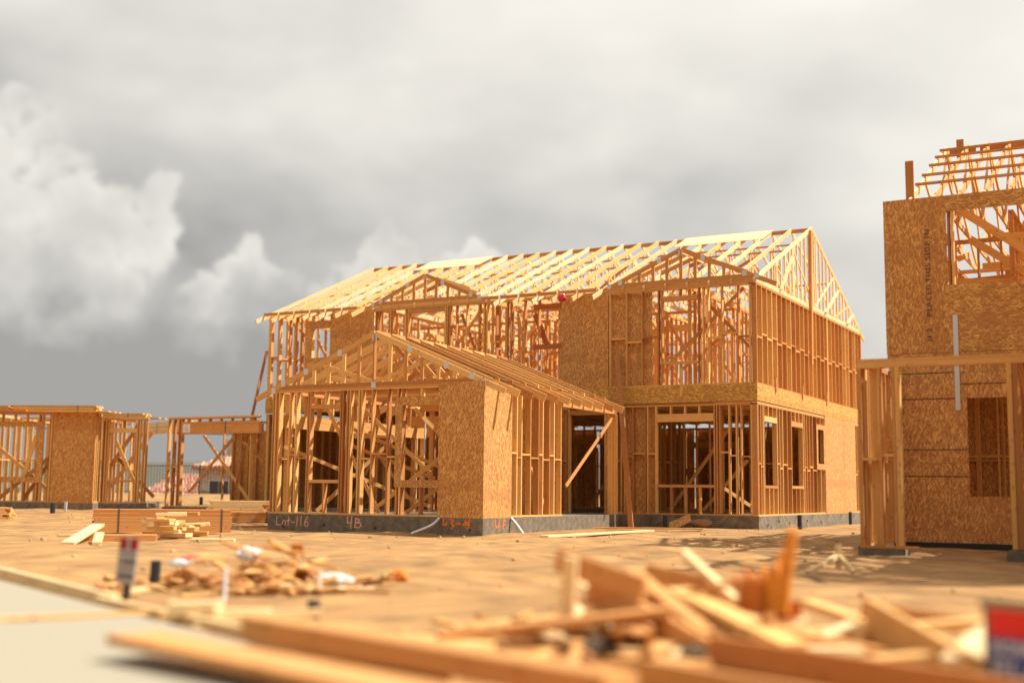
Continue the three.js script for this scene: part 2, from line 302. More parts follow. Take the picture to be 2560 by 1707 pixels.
// spray paint: strokes in metres
function spray(strokes, w, h, color, size) {
  const t = canvas(512, Math.round(512 * h / w), (g, W, H) => { g.fillStyle = '#000'; g.fillRect(0, 0, W, H); g.lineCap = g.lineJoin = 'round'; for (const [lw, al] of [[1.5, .35], [1, .85]]) { g.strokeStyle = `rgba(255,255,255,${al})`; g.lineWidth = size * lw / w * W; for (const s of strokes) { g.beginPath(); s.forEach(([x, y], i) => i ? g.lineTo(x / w * W, H - y / h * H) : g.moveTo(x / w * W, H - y / h * H)); g.stroke(); } } });
  t.colorSpace = THREE.NoColorSpace;
  return { geo: new THREE.PlaneGeometry(w, h), mat: std({ color, alphaMap: t, transparent: true, roughness: .9, polygonOffset: true, polygonOffsetFactor: -1 }) };
}
const circ = (cx, cy, rx, ry, a0 = 0, a1 = 6.3) => Array.from({ length: 15 }, (_, i) => { const a = a0 + (a1 - a0) * i / 14; return [cx + rx * Math.cos(a), cy + ry * Math.sin(a)]; });
{
  const pink = lc(.85, .46, .30), orange = lc(.85, .2, .04);
  const put = (s, x, y, z, rot = 0) => { const m = new THREE.Mesh(s.geo, s.mat); m.name = 'spray_marking'; m.rotation.y = rot; place(m, house, V(x, y, z)); };
  put(spray([[[.06, .24], [.05, .05], [.17, .06]], circ(.27, .1, .045, .06), [[.40, .24], [.39, .05]], [[.34, .15], [.45, .17]], [[.49, .12], [.57, .13]], [[.65, .25], [.64, .05]], [[.76, .26], [.75, .05]], [[.95, .25], [.87, .15], [.86, .08]], circ(.91, .09, .05, .05)], 1.05, .3, pink, .022), -4.98, .19, -.017);
  put(spray([[[.05, .26], [.04, .14], [.15, .15]], [[.16, .27], [.14, .03]], [[.27, .24], [.25, .05]], [[.27, .24], [.36, .22], [.36, .17], [.27, .15], [.40, .14], [.42, .08], [.36, .04], [.25, .05]]], .5, .3, pink, .026), -3.25, .19, -.017);
  put(spray([[[.05, .26], [.04, .14], [.12, .14], [.13, .2]], [[.22, .26], [.3, .24], [.24, .17], [.31, .13], [.24, .06]], [[.38, .17], [.46, .17]], [[.6, .25], [.54, .15], [.68, .16]], [[.68, .25], [.66, .05]], [[.6, .2], [.66, .2]]], .75, .3, orange, .035), -.62, .2, -.017);
  put(spray([[[.06, .24], [.08, .1], [.2, .1], [.24, .22]], [[.42, .24], [.4, .06]], [[.42, .24], [.5, .22]], [[.41, .15], [.49, .15]]], .6, .3, orange, .035), .017, .2, .75, Math.PI / 2);
}
// garage walls
wall(house, 'x', 0, -5.705, 0, SY, GT, [-5.68, -5.61, -5.50, -5.19, -5.0, -4.66, -4.6, -3.74, -3.68, -3.56, -3.48, -3.24, -3.17, -2.88, -2.46, -2.2, -2.08, -1.09, -.7, -.3, -.03], { nog: 1.66, nogSkip: s => s > -1.1, open: [{ a: -4.58, b: -3.76, sill: 1.13, head: 2.74, hd: .09 }, { a: -2.06, b: -1.11, sill: 1.06, head: 2.76, hd: .14 }] });
osb(house, 'x', 0, -1.12, -.001, SY - .01, GT + .02);
osb(house, 'x', 0, -2.24, -2.06, .97, 2.94, OSB); osb(house, 'x', 0, -2.059, -1.121, 2.76, 2.94, OSB, -.0145); osb(house, 'x', 0, -2.059, -1.121, .97, 1.13, OSB, -.0145);
wall(house, 'z', 0, .142, 3.76, SY, GT, [.2, .61, 1.02, 1.24, 1.5, 1.72, 2.15, 2.55, 2.76, 3.1, 3.34, 3.7], { nog: 1.7, nogSkip: s => s < 1.25 });
osb(house, 'z', 0, -.013, 1.22, SY - .01, GT + .015, OSB);
wall(house, 'z', -5.56, .142, .9, SY, GT, [.2, .5, .85], { nog: 1.65 }); wall(house, 'z', -5.56, 5.9, 6.9, SY, GT, [5.95, 6.03, 6.4, 6.85], { nog: 1.65 });
stick(house, 'top_plate', [-5.63, GT - .04, .92], [-5.63, GT - .04, 5.88], .14, .076, WOOD); stick(house, 'door_header', [-5.63, 2.49, .3], [-5.63, 2.49, 6.5], .13, .3, GLU); for (const z of every(1.2, 5.7, .5)) stick(house, 'cripple_stud', [-5.63, 2.645, z], [-5.63, GT - .08, z], T2, .12, WOOD, [1, 0, 0]);
wall(house, 'x', 6.95, -5.7, -2.12, SY, GT, every(-5.6, -2.2, .42), { nog: 1.65 });
osb(house, 'x', 6.95, -5.0, -2.12, SY, 2.6, OSB);
wall(house, 'x', 3.78, -2.1, -.145, SY, GT, every(-2.05, -.2, .42), { t: .09 }); osb(house, 'x', 3.78, -2.1, -.15, SY, GT, OSB);
wall(house, 'z', -2.01, 3.88, 8.16, SY, GT, every(3.95, 8.1, .42), { t: .09, nog: 1.7 });
// porch beam and post
stick(house, 'porch_beam', [-.075, GT - .14, 3.8], [-.075, GT - .14, 7.0], .14, .27, GLU);
for (const x of [-.15, -.075, 0]) stick(house, 'porch_post', [x - .03, SY, 6.92 + (x ? 0 : .03)], [x - .03, GT - .28, 6.92 + (x ? 0 : .03)], .07, .13, [WOOD[0], WOOD[4]], [0, 0, 1]);
stick(house, 'temporary_brace', [-.02, 1.05, 4.0], [-.06, 2.86, 6.86], .035, .075, WOOD[1]);
// glulam beams and braces inside the garage
stick(house, 'glulam_beam', [-8.8, 2.62, 7.6], [-5.3, 2.62, 7.6], .13, .36, GLU);
stick(house, 'glulam_beam', [-5.2, 2.72, 5.2], [-1.2, 2.72, 5.2], .13, .3, GLU);
stick(house, 'glulam_beam', [-3.7, 3.02, 3.4], [-.2, 3.02, 3.4], .13, .3, GLU);
{ const pv = new THREE.Mesh(new THREE.CylinderGeometry(.022, .022, 1.0, 10), WHITE); pv.name = 'vent_pipe'; place(pv, house, V(-4.6, 2.35, 4.9)); }
for (const [a, b, mt] of [[[-4.45, 2.95, .3], [-3.25, .4, .9], 2], [[-5.6, 1.9, .35], [-3.4, .5, 3.4], 0], [[-5.3, 2.55, 2], [-3.0, 1.5, 3], 1], [[-5.2, 2.05, 2.2], [-3.2, 1.2, 3.2], 1], [[-5.1, .4, 1.0], [-3.9, 2.5, 3.0], 3], [[-3.5, 2.9, .25], [-1.9, 1.3, .9], 2], [[-3.1, .4, .3], [-1.0, 2.2, 1.2], 4], [[-2.7, .4, 1.2], [-.9, 1.6, 1.2], 1], [[-2.0, 2.7, .4], [-.9, .9, 2.2], 0], [[-.1, 2.0, 1.3], [-1.1, .4, 3.6], 2], [[-.12, 1.7, 2.2], [-.2, .5, 3.3], 0], [[-4.0, .4, 5.5], [-2.3, 2.2, 6.7], 3]]) stick(house, 'temporary_brace', a, b, .036, .088, WOOD[mt]);
// garage roof
const gp = .415, gd = { pitch: gp };
for (let i = 0; i < 11; i++) {
  const z = .02 + i * .62;
  truss(house, 'x', z, -5.705, 0, GT - .03, gp, { dep: i ? .165 : .125, ov0: .5, ov1: .5, webs: i ? fink : [[.5, 0, .5, 1], [.5, 0, .24, 1], [.5, 0, .76, 1]], studs: i ? null : every(-5.37, -.33, .42).filter(s => Math.abs(s + 2.85) > .2), wk: .088,
    plates: i === 0 ? (ry, ya, m) => [[m, ya - .16], [m, GT + .03], ...[-1, 1].flatMap(q => [[m + q * .95, ry(m + q * .95) + .06], [m + q * 1.9, ry(m + q * 1.9) + .06], [m + q * 2.55, ry(m + q * 2.55) + .08], [m + q * 2.83, ry(m + q * 2.8) + .02]])] : i < 3 ? (ry, ya, m) => [[m, ya - .16]] : null });
}
for (let i = 0; i < 10; i++) stick(house, 'ridge_block', [-2.852, 4.42, .06 + i * .62], [-2.852, 4.42, .59 + i * .62], .03, .09, WOOD);
stick(house, 'lateral_brace', [-4.3, GT + .16, .1], [-4.3, GT + .16, 6.2], .088, .036, WOOD); stick(house, 'lateral_brace', [-1.4, GT + .16, .1], [-1.4, GT + .16, 6.2], .088, .036, WOOD);
stick(house, 'lateral_brace', [-3.0, GT + .2, .3], [-4.9, GT + .24, 4.2], .036, .088, WOOD);
// first floor rear and partition walls: one joined mass, too many and too hidden to pick apart
const inner = [new Bunch(), new Bunch(), new Bunch()];
function hiddenWall(axis, c, s0, s1, y0, y1, sp = .41, door = []) {
  const F = frame(axis, c), t = .09, b = () => pick(inner);
  b().stick(F.m(s0, y0 + .02, .045), F.m(s1, y0 + .02, .045), t, T2); b().stick(F.m(s0, y1 - .04, .045), F.m(s1, y1 - .04, .045), t, .076);
  for (const s of every(s0 + .02, s1 - .02, sp)) { if (door.some(([a, e]) => s > a && s < e)) continue; b().stick(F.m(s, y0 + .04, .045), F.m(s, y1 - .08, .045), T2, t, F.up); if (R() < .55) b().stick(F.m(s, (y0 + y1) / 2 + rr(-.1, .1), .045), F.m(s + sp, (y0 + y1) / 2 + rr(-.05, .05), .045), t, T2); }
  for (const [a, e] of door) { b().stick(F.m(a, y0 + 2.15, .045), F.m(e, y0 + 2.15, .045), t, .19); b().stick(F.m(a, y0, .045), F.m(a, y0 + 2.1, .045), T2, t, F.up); b().stick(F.m(e, y0, .045), F.m(e, y0 + 2.1, .045), T2, t, F.up); }
}
const FT = 3.28;
hiddenWall('x', ZR - .15, XL, XR, SY, FT, .42, [[-9.5, -6.5], [-2.4, -.4], [1.2, 2.4]]);
hiddenWall('x', 12.6, XL, 2.2, SY, FT, .41, [[-3.9, -2.2]]); hiddenWall('x', 16.2, -9, XR - .1, SY, FT, .41, [[-1.5, .2]]);
hiddenWall('z', XL + .15, FZ, ZR, SY, FT); hiddenWall('z', -5.5, FZ + .2, 14, SY, FT, .41, [[10, 11]]); hiddenWall('z', -.7, FZ + .2, 13.5, SY, FT, .41, [[9.4, 10.6]]); hiddenWall('z', -9.2, 9.4, 16, SY, FT);
hiddenWall('x', ZR - .15, XL, XR, F2, P2, .42, [[-10, -8.5], [-3.4, -1.8], [1, 2.2]]);
hiddenWall('x', 12.4, -11, 1.6, F2, P2, .41, [[-7.4, -6.3], [-.7, .5]]); hiddenWall('x', 15.4, XL, XR, F2, P2, .41, [[-4.5, -3], [2, 3]]); hiddenWall('x', 10.3, -4.6, -.9, F2, P2, .41, [[-3.2, -2.2]]);
hiddenWall('z', XL + .15, FZ, ZR, F2, P2); for (const x of [-8.4, -4.5, -.85, 1.55]) hiddenWall('z', x, FZ + .2, 15.3, F2, P2, .41, [[10.8, 11.9]]);
for (let i = 0; i < 26; i++) { const x = rr(XL, XR - 1.5), z = rr(FZ + .6, 17), up = R() < .72, y = up ? F2 : SY; if (R() < .5) pick(inner).stick([x, y + .1, z], [x + rr(.9, 1.8), y + rr(1.5, 2.5), z + rr(-.3, .3)], .036, .088); else pick(inner).stick([x + 1.4, y + .1, z], [x, y + rr(1.5, 2.5), z + rr(-.3, .3)], .036, .088); }
for (let x = XL + .5; x < XR; x += .61) pick(inner).stick([x, F2 - .23, FZ + .05], [x, F2 - .23, ZR - .1], .045, .3);
inner.forEach((b, i) => tag(b.build('interior_framing', WOOD[[0, 1, 4][i]], house), undefined, undefined, undefined, 'stuff'));
house.children.forEach(c => { if (c.name === 'interior_framing') { delete c.userData.label; delete c.userData.category; } });
slabBox(house, 'floor_deck', [XL + .02, F2 - .075, FZ + .02], [XR - .02, F2 - .05, ZR], OSBH);
for (const [a, b] of [[XL, -9.5], [-9.4, -7.75], [-7.6, -6.6], [-6.48, -5.35], [-5.2, -4.75], [-4.62, -4.05], [-3.95, -2.7], [-2.6, -.4], [-.3, 1.2], [1.3, XR]]) osb(house, 'x', ZR + .02, a, b, SY, FT, OSB, 0, 'rear_sheathing');
for (const [a, b] of [[XL + .3, -9.6], [-9.5, -6.9], [-6.8, -5.6]]) osb(house, 'x', 12.6, a, b, SY, FT, OSB, -.013, 'partition_sheathing');
osb(house, 'z', XL + .15, FZ, 13.5, SY, FT, OSB, .1, 'partition_sheathing'); osb(house, 'z', -5.5, 8.6, 10, SY, FT, OSB, -.013, 'partition_sheathing');
// first floor front: entry and bay
wall(house, 'x', FZ, -5.6, -.36, SY, FT, [-5.5, -5.1, -4.7, -4.3, -3.9, -3.5, -3.1, -2.7, -2.3, -2.05, -1.98, -.88, -.8, -.4], { nog: 1.8, nogSkip: s => s < -2.2, open: [{ a: -1.96, b: -.9, head: 3.02, hd: .14, door: true }] });
osb(house, 'x', FZ, -.86, -.55, SY, FT, OSB); osb(house, 'x', FZ, -5.6, -2.08, SY, FT, OSB);
wall(house, 'x', FZ, -.34, XR - .142, SY, FT, [-.31, -.06, .29, .36, .6, 2.23, 2.3, 2.38, 2.63, 2.83, 2.95, 3.23], { nog: 1.92, open: [{ a: .62, b: 2.21, sill: 1.14, head: 2.79, hd: .21, hmat: [WOOD[4]] }] });
osb(house, 'x', FZ + .15, -.34, .6, SY, FT - .08, OSB);
stick(house, 'rim_beam', [-.36, FT + .02, FZ + .06], [2.25, FT + .02, FZ + .06], .12, .1, WOOD[1]);
stick(house, 'temporary_brace', [2.42, 1.05, FZ + .2], [3.1, .42, FZ + 1.1], .036, .088, WOOD[2]);
// right side, first floor
wall(house, 'z', XR, FZ, ZR, SY, FT, [8.2, 8.27, 8.47, 8.68, 8.77, 9.93, 10.16, 10.45, 10.88, 11.3, 12.48, 12.66, 12.89, 13.18, 13.52, 13.95, 14.87, 15.3, 15.7, 16.1, 16.5, 16.9, 17.3, 17.7, 18.1, 18.5, 18.85, 19.1, 19.35, 19.7, 20.05], { nog: 1.66, open: [{ a: 8.79, b: 9.91, sill: 1.14, head: 2.8 }, { a: 11.32, b: 12.46, sill: 1.15, head: 2.8 }, { a: 13.97, b: 14.85, sill: 1.83, head: 2.86 }] });
osb(house, 'z', XR, 14.86, 18.76, SY - .01, FT + .11, OSB, -.014); osb(house, 'z', XR, 13.9, 14.06, 1.66, 2.99, OSB); osb(house, 'z', XR, 14.061, 14.859, 2.85, 2.99, OSB, -.0145); osb(house, 'z', XR, 14.061, 14.859, 1.66, 1.83, OSB, -.0145); osb(house, 'z', XR, 14.72, 14.858, 1.831, 2.849, OSB);
// floor rim
slabBox(house, 'rim_board', [-.55, 3.3, FZ - .02], [XR + .018, F2 - .002, FZ + .012], OSBY); slabBox(house, 'rim_board', [XR - .012, 3.3, FZ + .013], [XR + .018, F2 - .004, ZR], OSBY); slabBox(house, 'rim_board', [XL, 3.3, FZ - .018], [-.551, F2 - .006, FZ + .012], OSBY);
for (const z of [9.75, 12.4, 15.1]) stick(house, 'nailed_block', [XR + .035, 3.62, z], [XR + .035, 4.0, z], .06, .03, WOOD[3], [1, 0, 0]);
stick(house, 'nailed_block', [1.35, 3.45, FZ - .04], [1.35, 4.2, FZ - .04], .075, .036, WOOD[4], [0, 0, 1]);
// second floor front wall
wall(house, 'x', FZ, XL, XR - .142, F2, P2, [-12.68, -12.6, -12.26, -11.86, -11.6, -11.4, -11.22, -10.97, -10.24, -9.7, -9.3, -8.9, -8.55, -8.43, -8.0, -7.92, -7.47, -7.36, -6.05, -5.99, -5.9, -5.68, -5.32, -4.9, -4.74, -4.62, -4.33, -3.97, -3.85, -3.4, -2.95, -2.25, -.82, -.74, -.25, .2, .68, .78, 1.82, 1.95, 2.08, 2.46, 2.9, 3.22], { nog: 5.03, nogSkip: s => (s > -11 && s < -5.4) || (s > -4.7 && s < -.8), open: [{ a: -10.95, b: -10.26, sill: 5.0, head: 5.93, hd: .18 }, { a: -7.34, b: -6.07, head: 6.2, hd: .12, door: true }, { a: .8, b: 1.8, sill: 4.4, head: 6.03, hd: .13 }] });
osb(house, 'x', FZ, -11.2, -10.95, F2, 6.18); osb(house, 'x', FZ, -10.949, -10.26, 5.93, 6.16, OSB, -.0145); osb(house, 'x', FZ, -10.949, -10.26, F2, 5.0, OSB, -.0145); osb(house, 'x', FZ, -10.25, -9.04, F2, P2); osb(house, 'x', FZ, -9.037, -8.6, F2, P2);
osb(house, 'x', FZ, -2.25, -1.45, F2 - .02, P2 - .02); osb(house, 'x', FZ, -1.447, -.78, F2 - .02, P2 - .02); osb(house, 'x', FZ + .15, -.78, .46, F2, P2 - .08);
stick(house, 'red_board', [-3.08, 6.11, FZ - .03], [-2.24, 6.11, FZ - .03], .03, .15, REDBOARD); stick(house, 'red_board', [-3.08, 4.97, FZ - .03], [-2.24, 4.97, FZ - .03], .03, .15, REDBOARD); stick(house, 'red_board', [-3.15, 5.95, FZ + .2], [-2.75, 5.0, FZ + .2], .03, .17, REDBOARD);
for (const [a, b] of [[[-12.0, 6.25, FZ + .22], [-11.1, 5.5, FZ + .25]], [[-6.75, 4.0, FZ + .25], [-5.0, 6.2, FZ + .3]], [[-5.6, 6.1, FZ + .2], [-4.8, 4.3, FZ + .2]], [[-3.7, 6.0, FZ + .17], [-3.3, 4.2, FZ + .2]], [[.85, 4.3, FZ + .2], [3.0, 6.3, FZ + .25]], [[1.9, 6.0, FZ + .5], [3.2, 4.6, FZ + .5]], [[.9, 4.3, FZ + 1.2], [2.4, 5.4, FZ + 1.2]]]) stick(house, 'temporary_brace', a, b, .036, .088, WOOD);
stick(house, 'header_beam', [-.95, P2 + .045, FZ + .06], [XR, P2 + .045, FZ + .06], .12, .085, WOOD[1]); stick(house, 'header_beam', [-8.62, P2 + .045, FZ + .06], [-4.62, P2 + .045, FZ + .06], .12, .085, WOOD[4]);
// second floor right side
const sideStuds = every(8.25, 20.03, .445);
wall(house, 'z', XR, FZ, ZR, F2, P2, sideStuds, { nog: 5.03 });
stick(house, 'post_brace', [XR + .035, 4.72, 13.42], [XR + .035, 8.78, 13.6], .07, .14, WOOD[1], [0, 0, 1]);
stick(house, 'temporary_brace', [-12.95, 1.0, FZ - 1.0], [-12.72, 5.3, FZ - .04], .036, .088, WOOD[5]);
stick(house, 'leaning_brace', [.55, .03, 6.6], [-.5, 4.62, FZ - .06], .14, .04, WOOD[5], [0, 0, 1]);
// main roof
const ridgeZ = 13.9, rp = .43;
const inGable = x => (x > -8.9 && x < -4.4) || (x > -.95);
for (let i = 0; i < 27; i++) {
  const x = XR - .03 - i * .617, end = i === 0;
  truss(house, 'z', x, FZ, ZR, P2, rp, { apex: ridgeZ, dep: .12, ov0: inGable(x) ? .05 : .66, ov1: .45, webs: bigWebs, wk: .07, studs: end ? every(8.5, 19.8, .42) : null, mat: [PALE[0], PALE[1], WOOD[2]],
    plates: null });
}
const ridgeY = P2 + .09 + rp * (ridgeZ - FZ);
for (let i = 0; i < 26; i++) { const x = XR - .07 - i * .617; stick(house, 'ridge_block', [x, ridgeY - .1, ridgeZ], [x - .56, ridgeY - .1, ridgeZ], .036, .12, [WOOD[5], WOOD[3]]); }
for (let i = 0; i < 26; i++) { const x = XR - .07 - i * .617; if (!inGable(x - .3)) stick(house, 'eave_block', [x, P2 + .015, FZ - .30], [x - .56, P2 + .015, FZ - .30], .036, .1, [WOOD[3], WOOD[1]]); }
const roofAt = (z) => P2 + .09 + rp * (z - FZ);
for (const [x0, x1] of [[-10.2, -7.6], [-.6, 2.2]]) stick(house, 'ridge_sheathing', [x0, roofAt(ridgeZ - .62) + .012, ridgeZ - .62], [x1, roofAt(ridgeZ - .62) + .012, ridgeZ - .62], 1.2, .012, PALE[0], [0, 1, -rp]);
for (const [x0, x1, z, dy] of [[-11.4, -5.6, 11.7, -.15], [-5.6, 3.2, 12.3, -.15], [-12.5, -9.2, 10.6, -.15], [-12.5, 3.2, 16.2, -.4], [-6.5, -1.5, 11.2, -.15], [-1.2, 3.2, 11.6, -.15]]) stick(house, 'lateral_brace', [x0, (z < ridgeZ ? roofAt(z) : roofAt(2 * ridgeZ - z)) + dy, z], [x1, (z < ridgeZ ? roofAt(z) : roofAt(2 * ridgeZ - z)) + dy, z], .088, .036, WOOD[3]);
for (let i = 0; i < 7; i++) stick(house, 'roof_brace', [XL + 1 + i * 2.1, P2 + .15, 10.5 + (i % 3)], [XL + 2.4 + i * 2.1, P2 + 1.5, 12.2 + (i % 2)], .036, .088, WOOD[1]);
for (const [z0, y0, z1, y1] of [[10.4, P2 + .1, 11.6, 7.65], [15.2, P2 + .1, 16.9, 7.45], [18.0, P2 + .1, 18.8, 6.9]]) stick(house, 'gable_brace', [XR + .03, y0, z0], [XR + .03, y1, z1], .036, .088, PALE[0], [1, 0, 0]);
// front gables and the valley rafters behind them
for (const [lo, hi, ap] of [[-.72, 3.385, 1.333], [-8.64, -4.94, -6.79]]) {
  truss(house, 'x', FZ + .02, lo, hi, P2 + .09, .43, { dep: .12, ov0: .55, ov1: .55, studs: every(ap - 1.6, ap + 1.6, .4), webs: [[.5, 0, .5, 1]], mat: [WOOD[3], WOOD[1]],
    plates: (ry, ya, m) => [[m, ya - .15], [m + .62, ry(m + .62) + .06], [m - .62, ry(m - .62) + .06], ...[-1, 1].flatMap(q => [[m + q * (hi - lo) * .43, P2 + .22], [m + q * (hi - lo) * .51, P2 + .14]])] });
  const ya = P2 + .18 + .43 * (ap - lo);
  for (let k = 1; k < 5; k++) { const z = FZ + k * .61, hw = (ya - roofAt(z)) / .43; if (hw < .25) break; for (const q of [-1, 1]) stick(house, 'valley_rafter', [ap + q * hw, roofAt(z) + .01, z], [ap, ya - .06, z], T2, .11, WOOD); }
  stick(house, 'ridge_board', [ap, ya - .1, FZ + .06], [ap, ya - .1, FZ + 2.4], .036, .12, WOOD[4]);
}
// left single storey wing
wall(house, 'x', 7.0, -15.75, -12.0, SY - .03, 3.17, [-15.72, -15.48, -15.26, -15.16, -12.3], { nog: 1.55, nogSkip: s => s > -15.3 });
stick(house, 'header_beam', [-15.08, 2.81, 6.97], [-11.9, 2.81, 6.97], .13, .39, WOOD[1]); stick(house, 'lumber_strap', [-13.25, 2.815, 6.9], [-13.23, 2.815, 6.9], .02, .4, STRAP);
for (const x of every(-14.9, -12.2, .45)) stick(house, 'cripple_stud', [x, 3.0, 7.05], [x, 3.09, 7.05], T2, .13, WOOD, [0, 0, 1]);
wall(house, 'x', 9.6, -15.75, -12.9, SY - .03, 3.15, every(-15.7, -12.95, .55), { nog: 1.6, t: .09 });
osb(house, 'x', 9.35, -15.1, -13.5, .3, 2.75, OSB, 0, 'partition_sheathing'); for (const x of [-14.95, -14.6, -14.3, -13.95, -13.6]) stick(house, 'stud', [x, .32, 9.28], [x, 2.75, 9.28], T2, .09, WOOD[3], [0, 0, 1]); stick(house, 'top_plate', [-15.1, 2.78, 9.28], [-13.5, 2.78, 9.28], .09, .07, WOOD[3]);
for (const [a, b] of [[[-15.0, .8, 7.3], [-13.2, 2.55, 7.3]], [[-14.75, 2.6, 7.6], [-12.9, .5, 7.8]], [[-13.0, 2.5, 7.2], [-12.0, 1.75, 7.3]]]) stick(house, 'temporary_brace', a, b, .036, .088, WOOD);
{ // paper notice stapled to the beam
  const t = canvas(256, 256, (g, w, h) => { g.fillStyle = '#e9e0d6'; g.fillRect(0, 0, w, h); g.fillStyle = '#54413a'; g.textAlign = 'center'; g.font = 'bold 30px sans-serif'; g.fillText('WARNING', 128, 116); g.fillRect(98, 24, 60, 10); g.fillRect(104, 44, 48, 8); g.fillStyle = '#8a766c'; for (const [y, w2] of [[146, 80], [162, 160], [178, 170], [194, 70], [210, 60]]) g.fillRect(128 - w2 / 2, y, w2, 7); });
  const m = new THREE.Mesh(new THREE.BoxGeometry(.3, .27, .003), [WHITE, WHITE, WHITE, WHITE, std({ map: t, roughness: .8 }), WHITE]); m.name = numbered('paper_notice'); tag(m, 'white paper notice on the big beam left of the garage', 'notice'); place(m, null, V(-14.84, 2.8, 6.9));
}
// galvanised anchor straps hanging out of the slab
for (const [a, m, b, label] of [[[-1.05, .33, -.03], [-1.1, .2, -.2], [-1.45, .0, -.5], 'bent galvanised strap sticking out of the slab left of the orange marks'], [[.03, .33, 1.2], [.16, .2, 1.2], [.42, -.01, 1.05], 'bent galvanised strap hanging from the sunlit side of the garage slab']]) {
  const g = new THREE.TubeGeometry(new THREE.CatmullRomCurve3([V(...a), V(...m), V(...b)]), 12, .03, 6); g.scale(1, 1, 1); const o = new THREE.Mesh(g, STEEL); o.name = 'anchor_strap'; o.castShadow = o.receiveShadow = true; o.position.copy(house.abs).negate(); house.add(o); o.userData.label = label;
}
// red plastic on a rafter tail
{ const g = new THREE.IcosahedronGeometry(.13, 4), p = g.attributes.position; for (let i = 0; i < p.count; i++) { const x = p.getX(i), y = p.getY(i), z = p.getZ(i), s = 1 + .35 * fbm(x * 9, y * 9 + 3, z * 9, 2) + (y < -.05 ? -.15 : 0); p.setXYZ(i, x * s, y * s, z * s * .8); } g.computeVertexNormals(); const m = new THREE.Mesh(g, RED); m.name = numbered('red_balloon'); tag(m, 'small shiny red balloon caught on the rafter tails of the main roof', 'balloon'); place(m, null, V(-1.86, 6.2, FZ - .72)); }

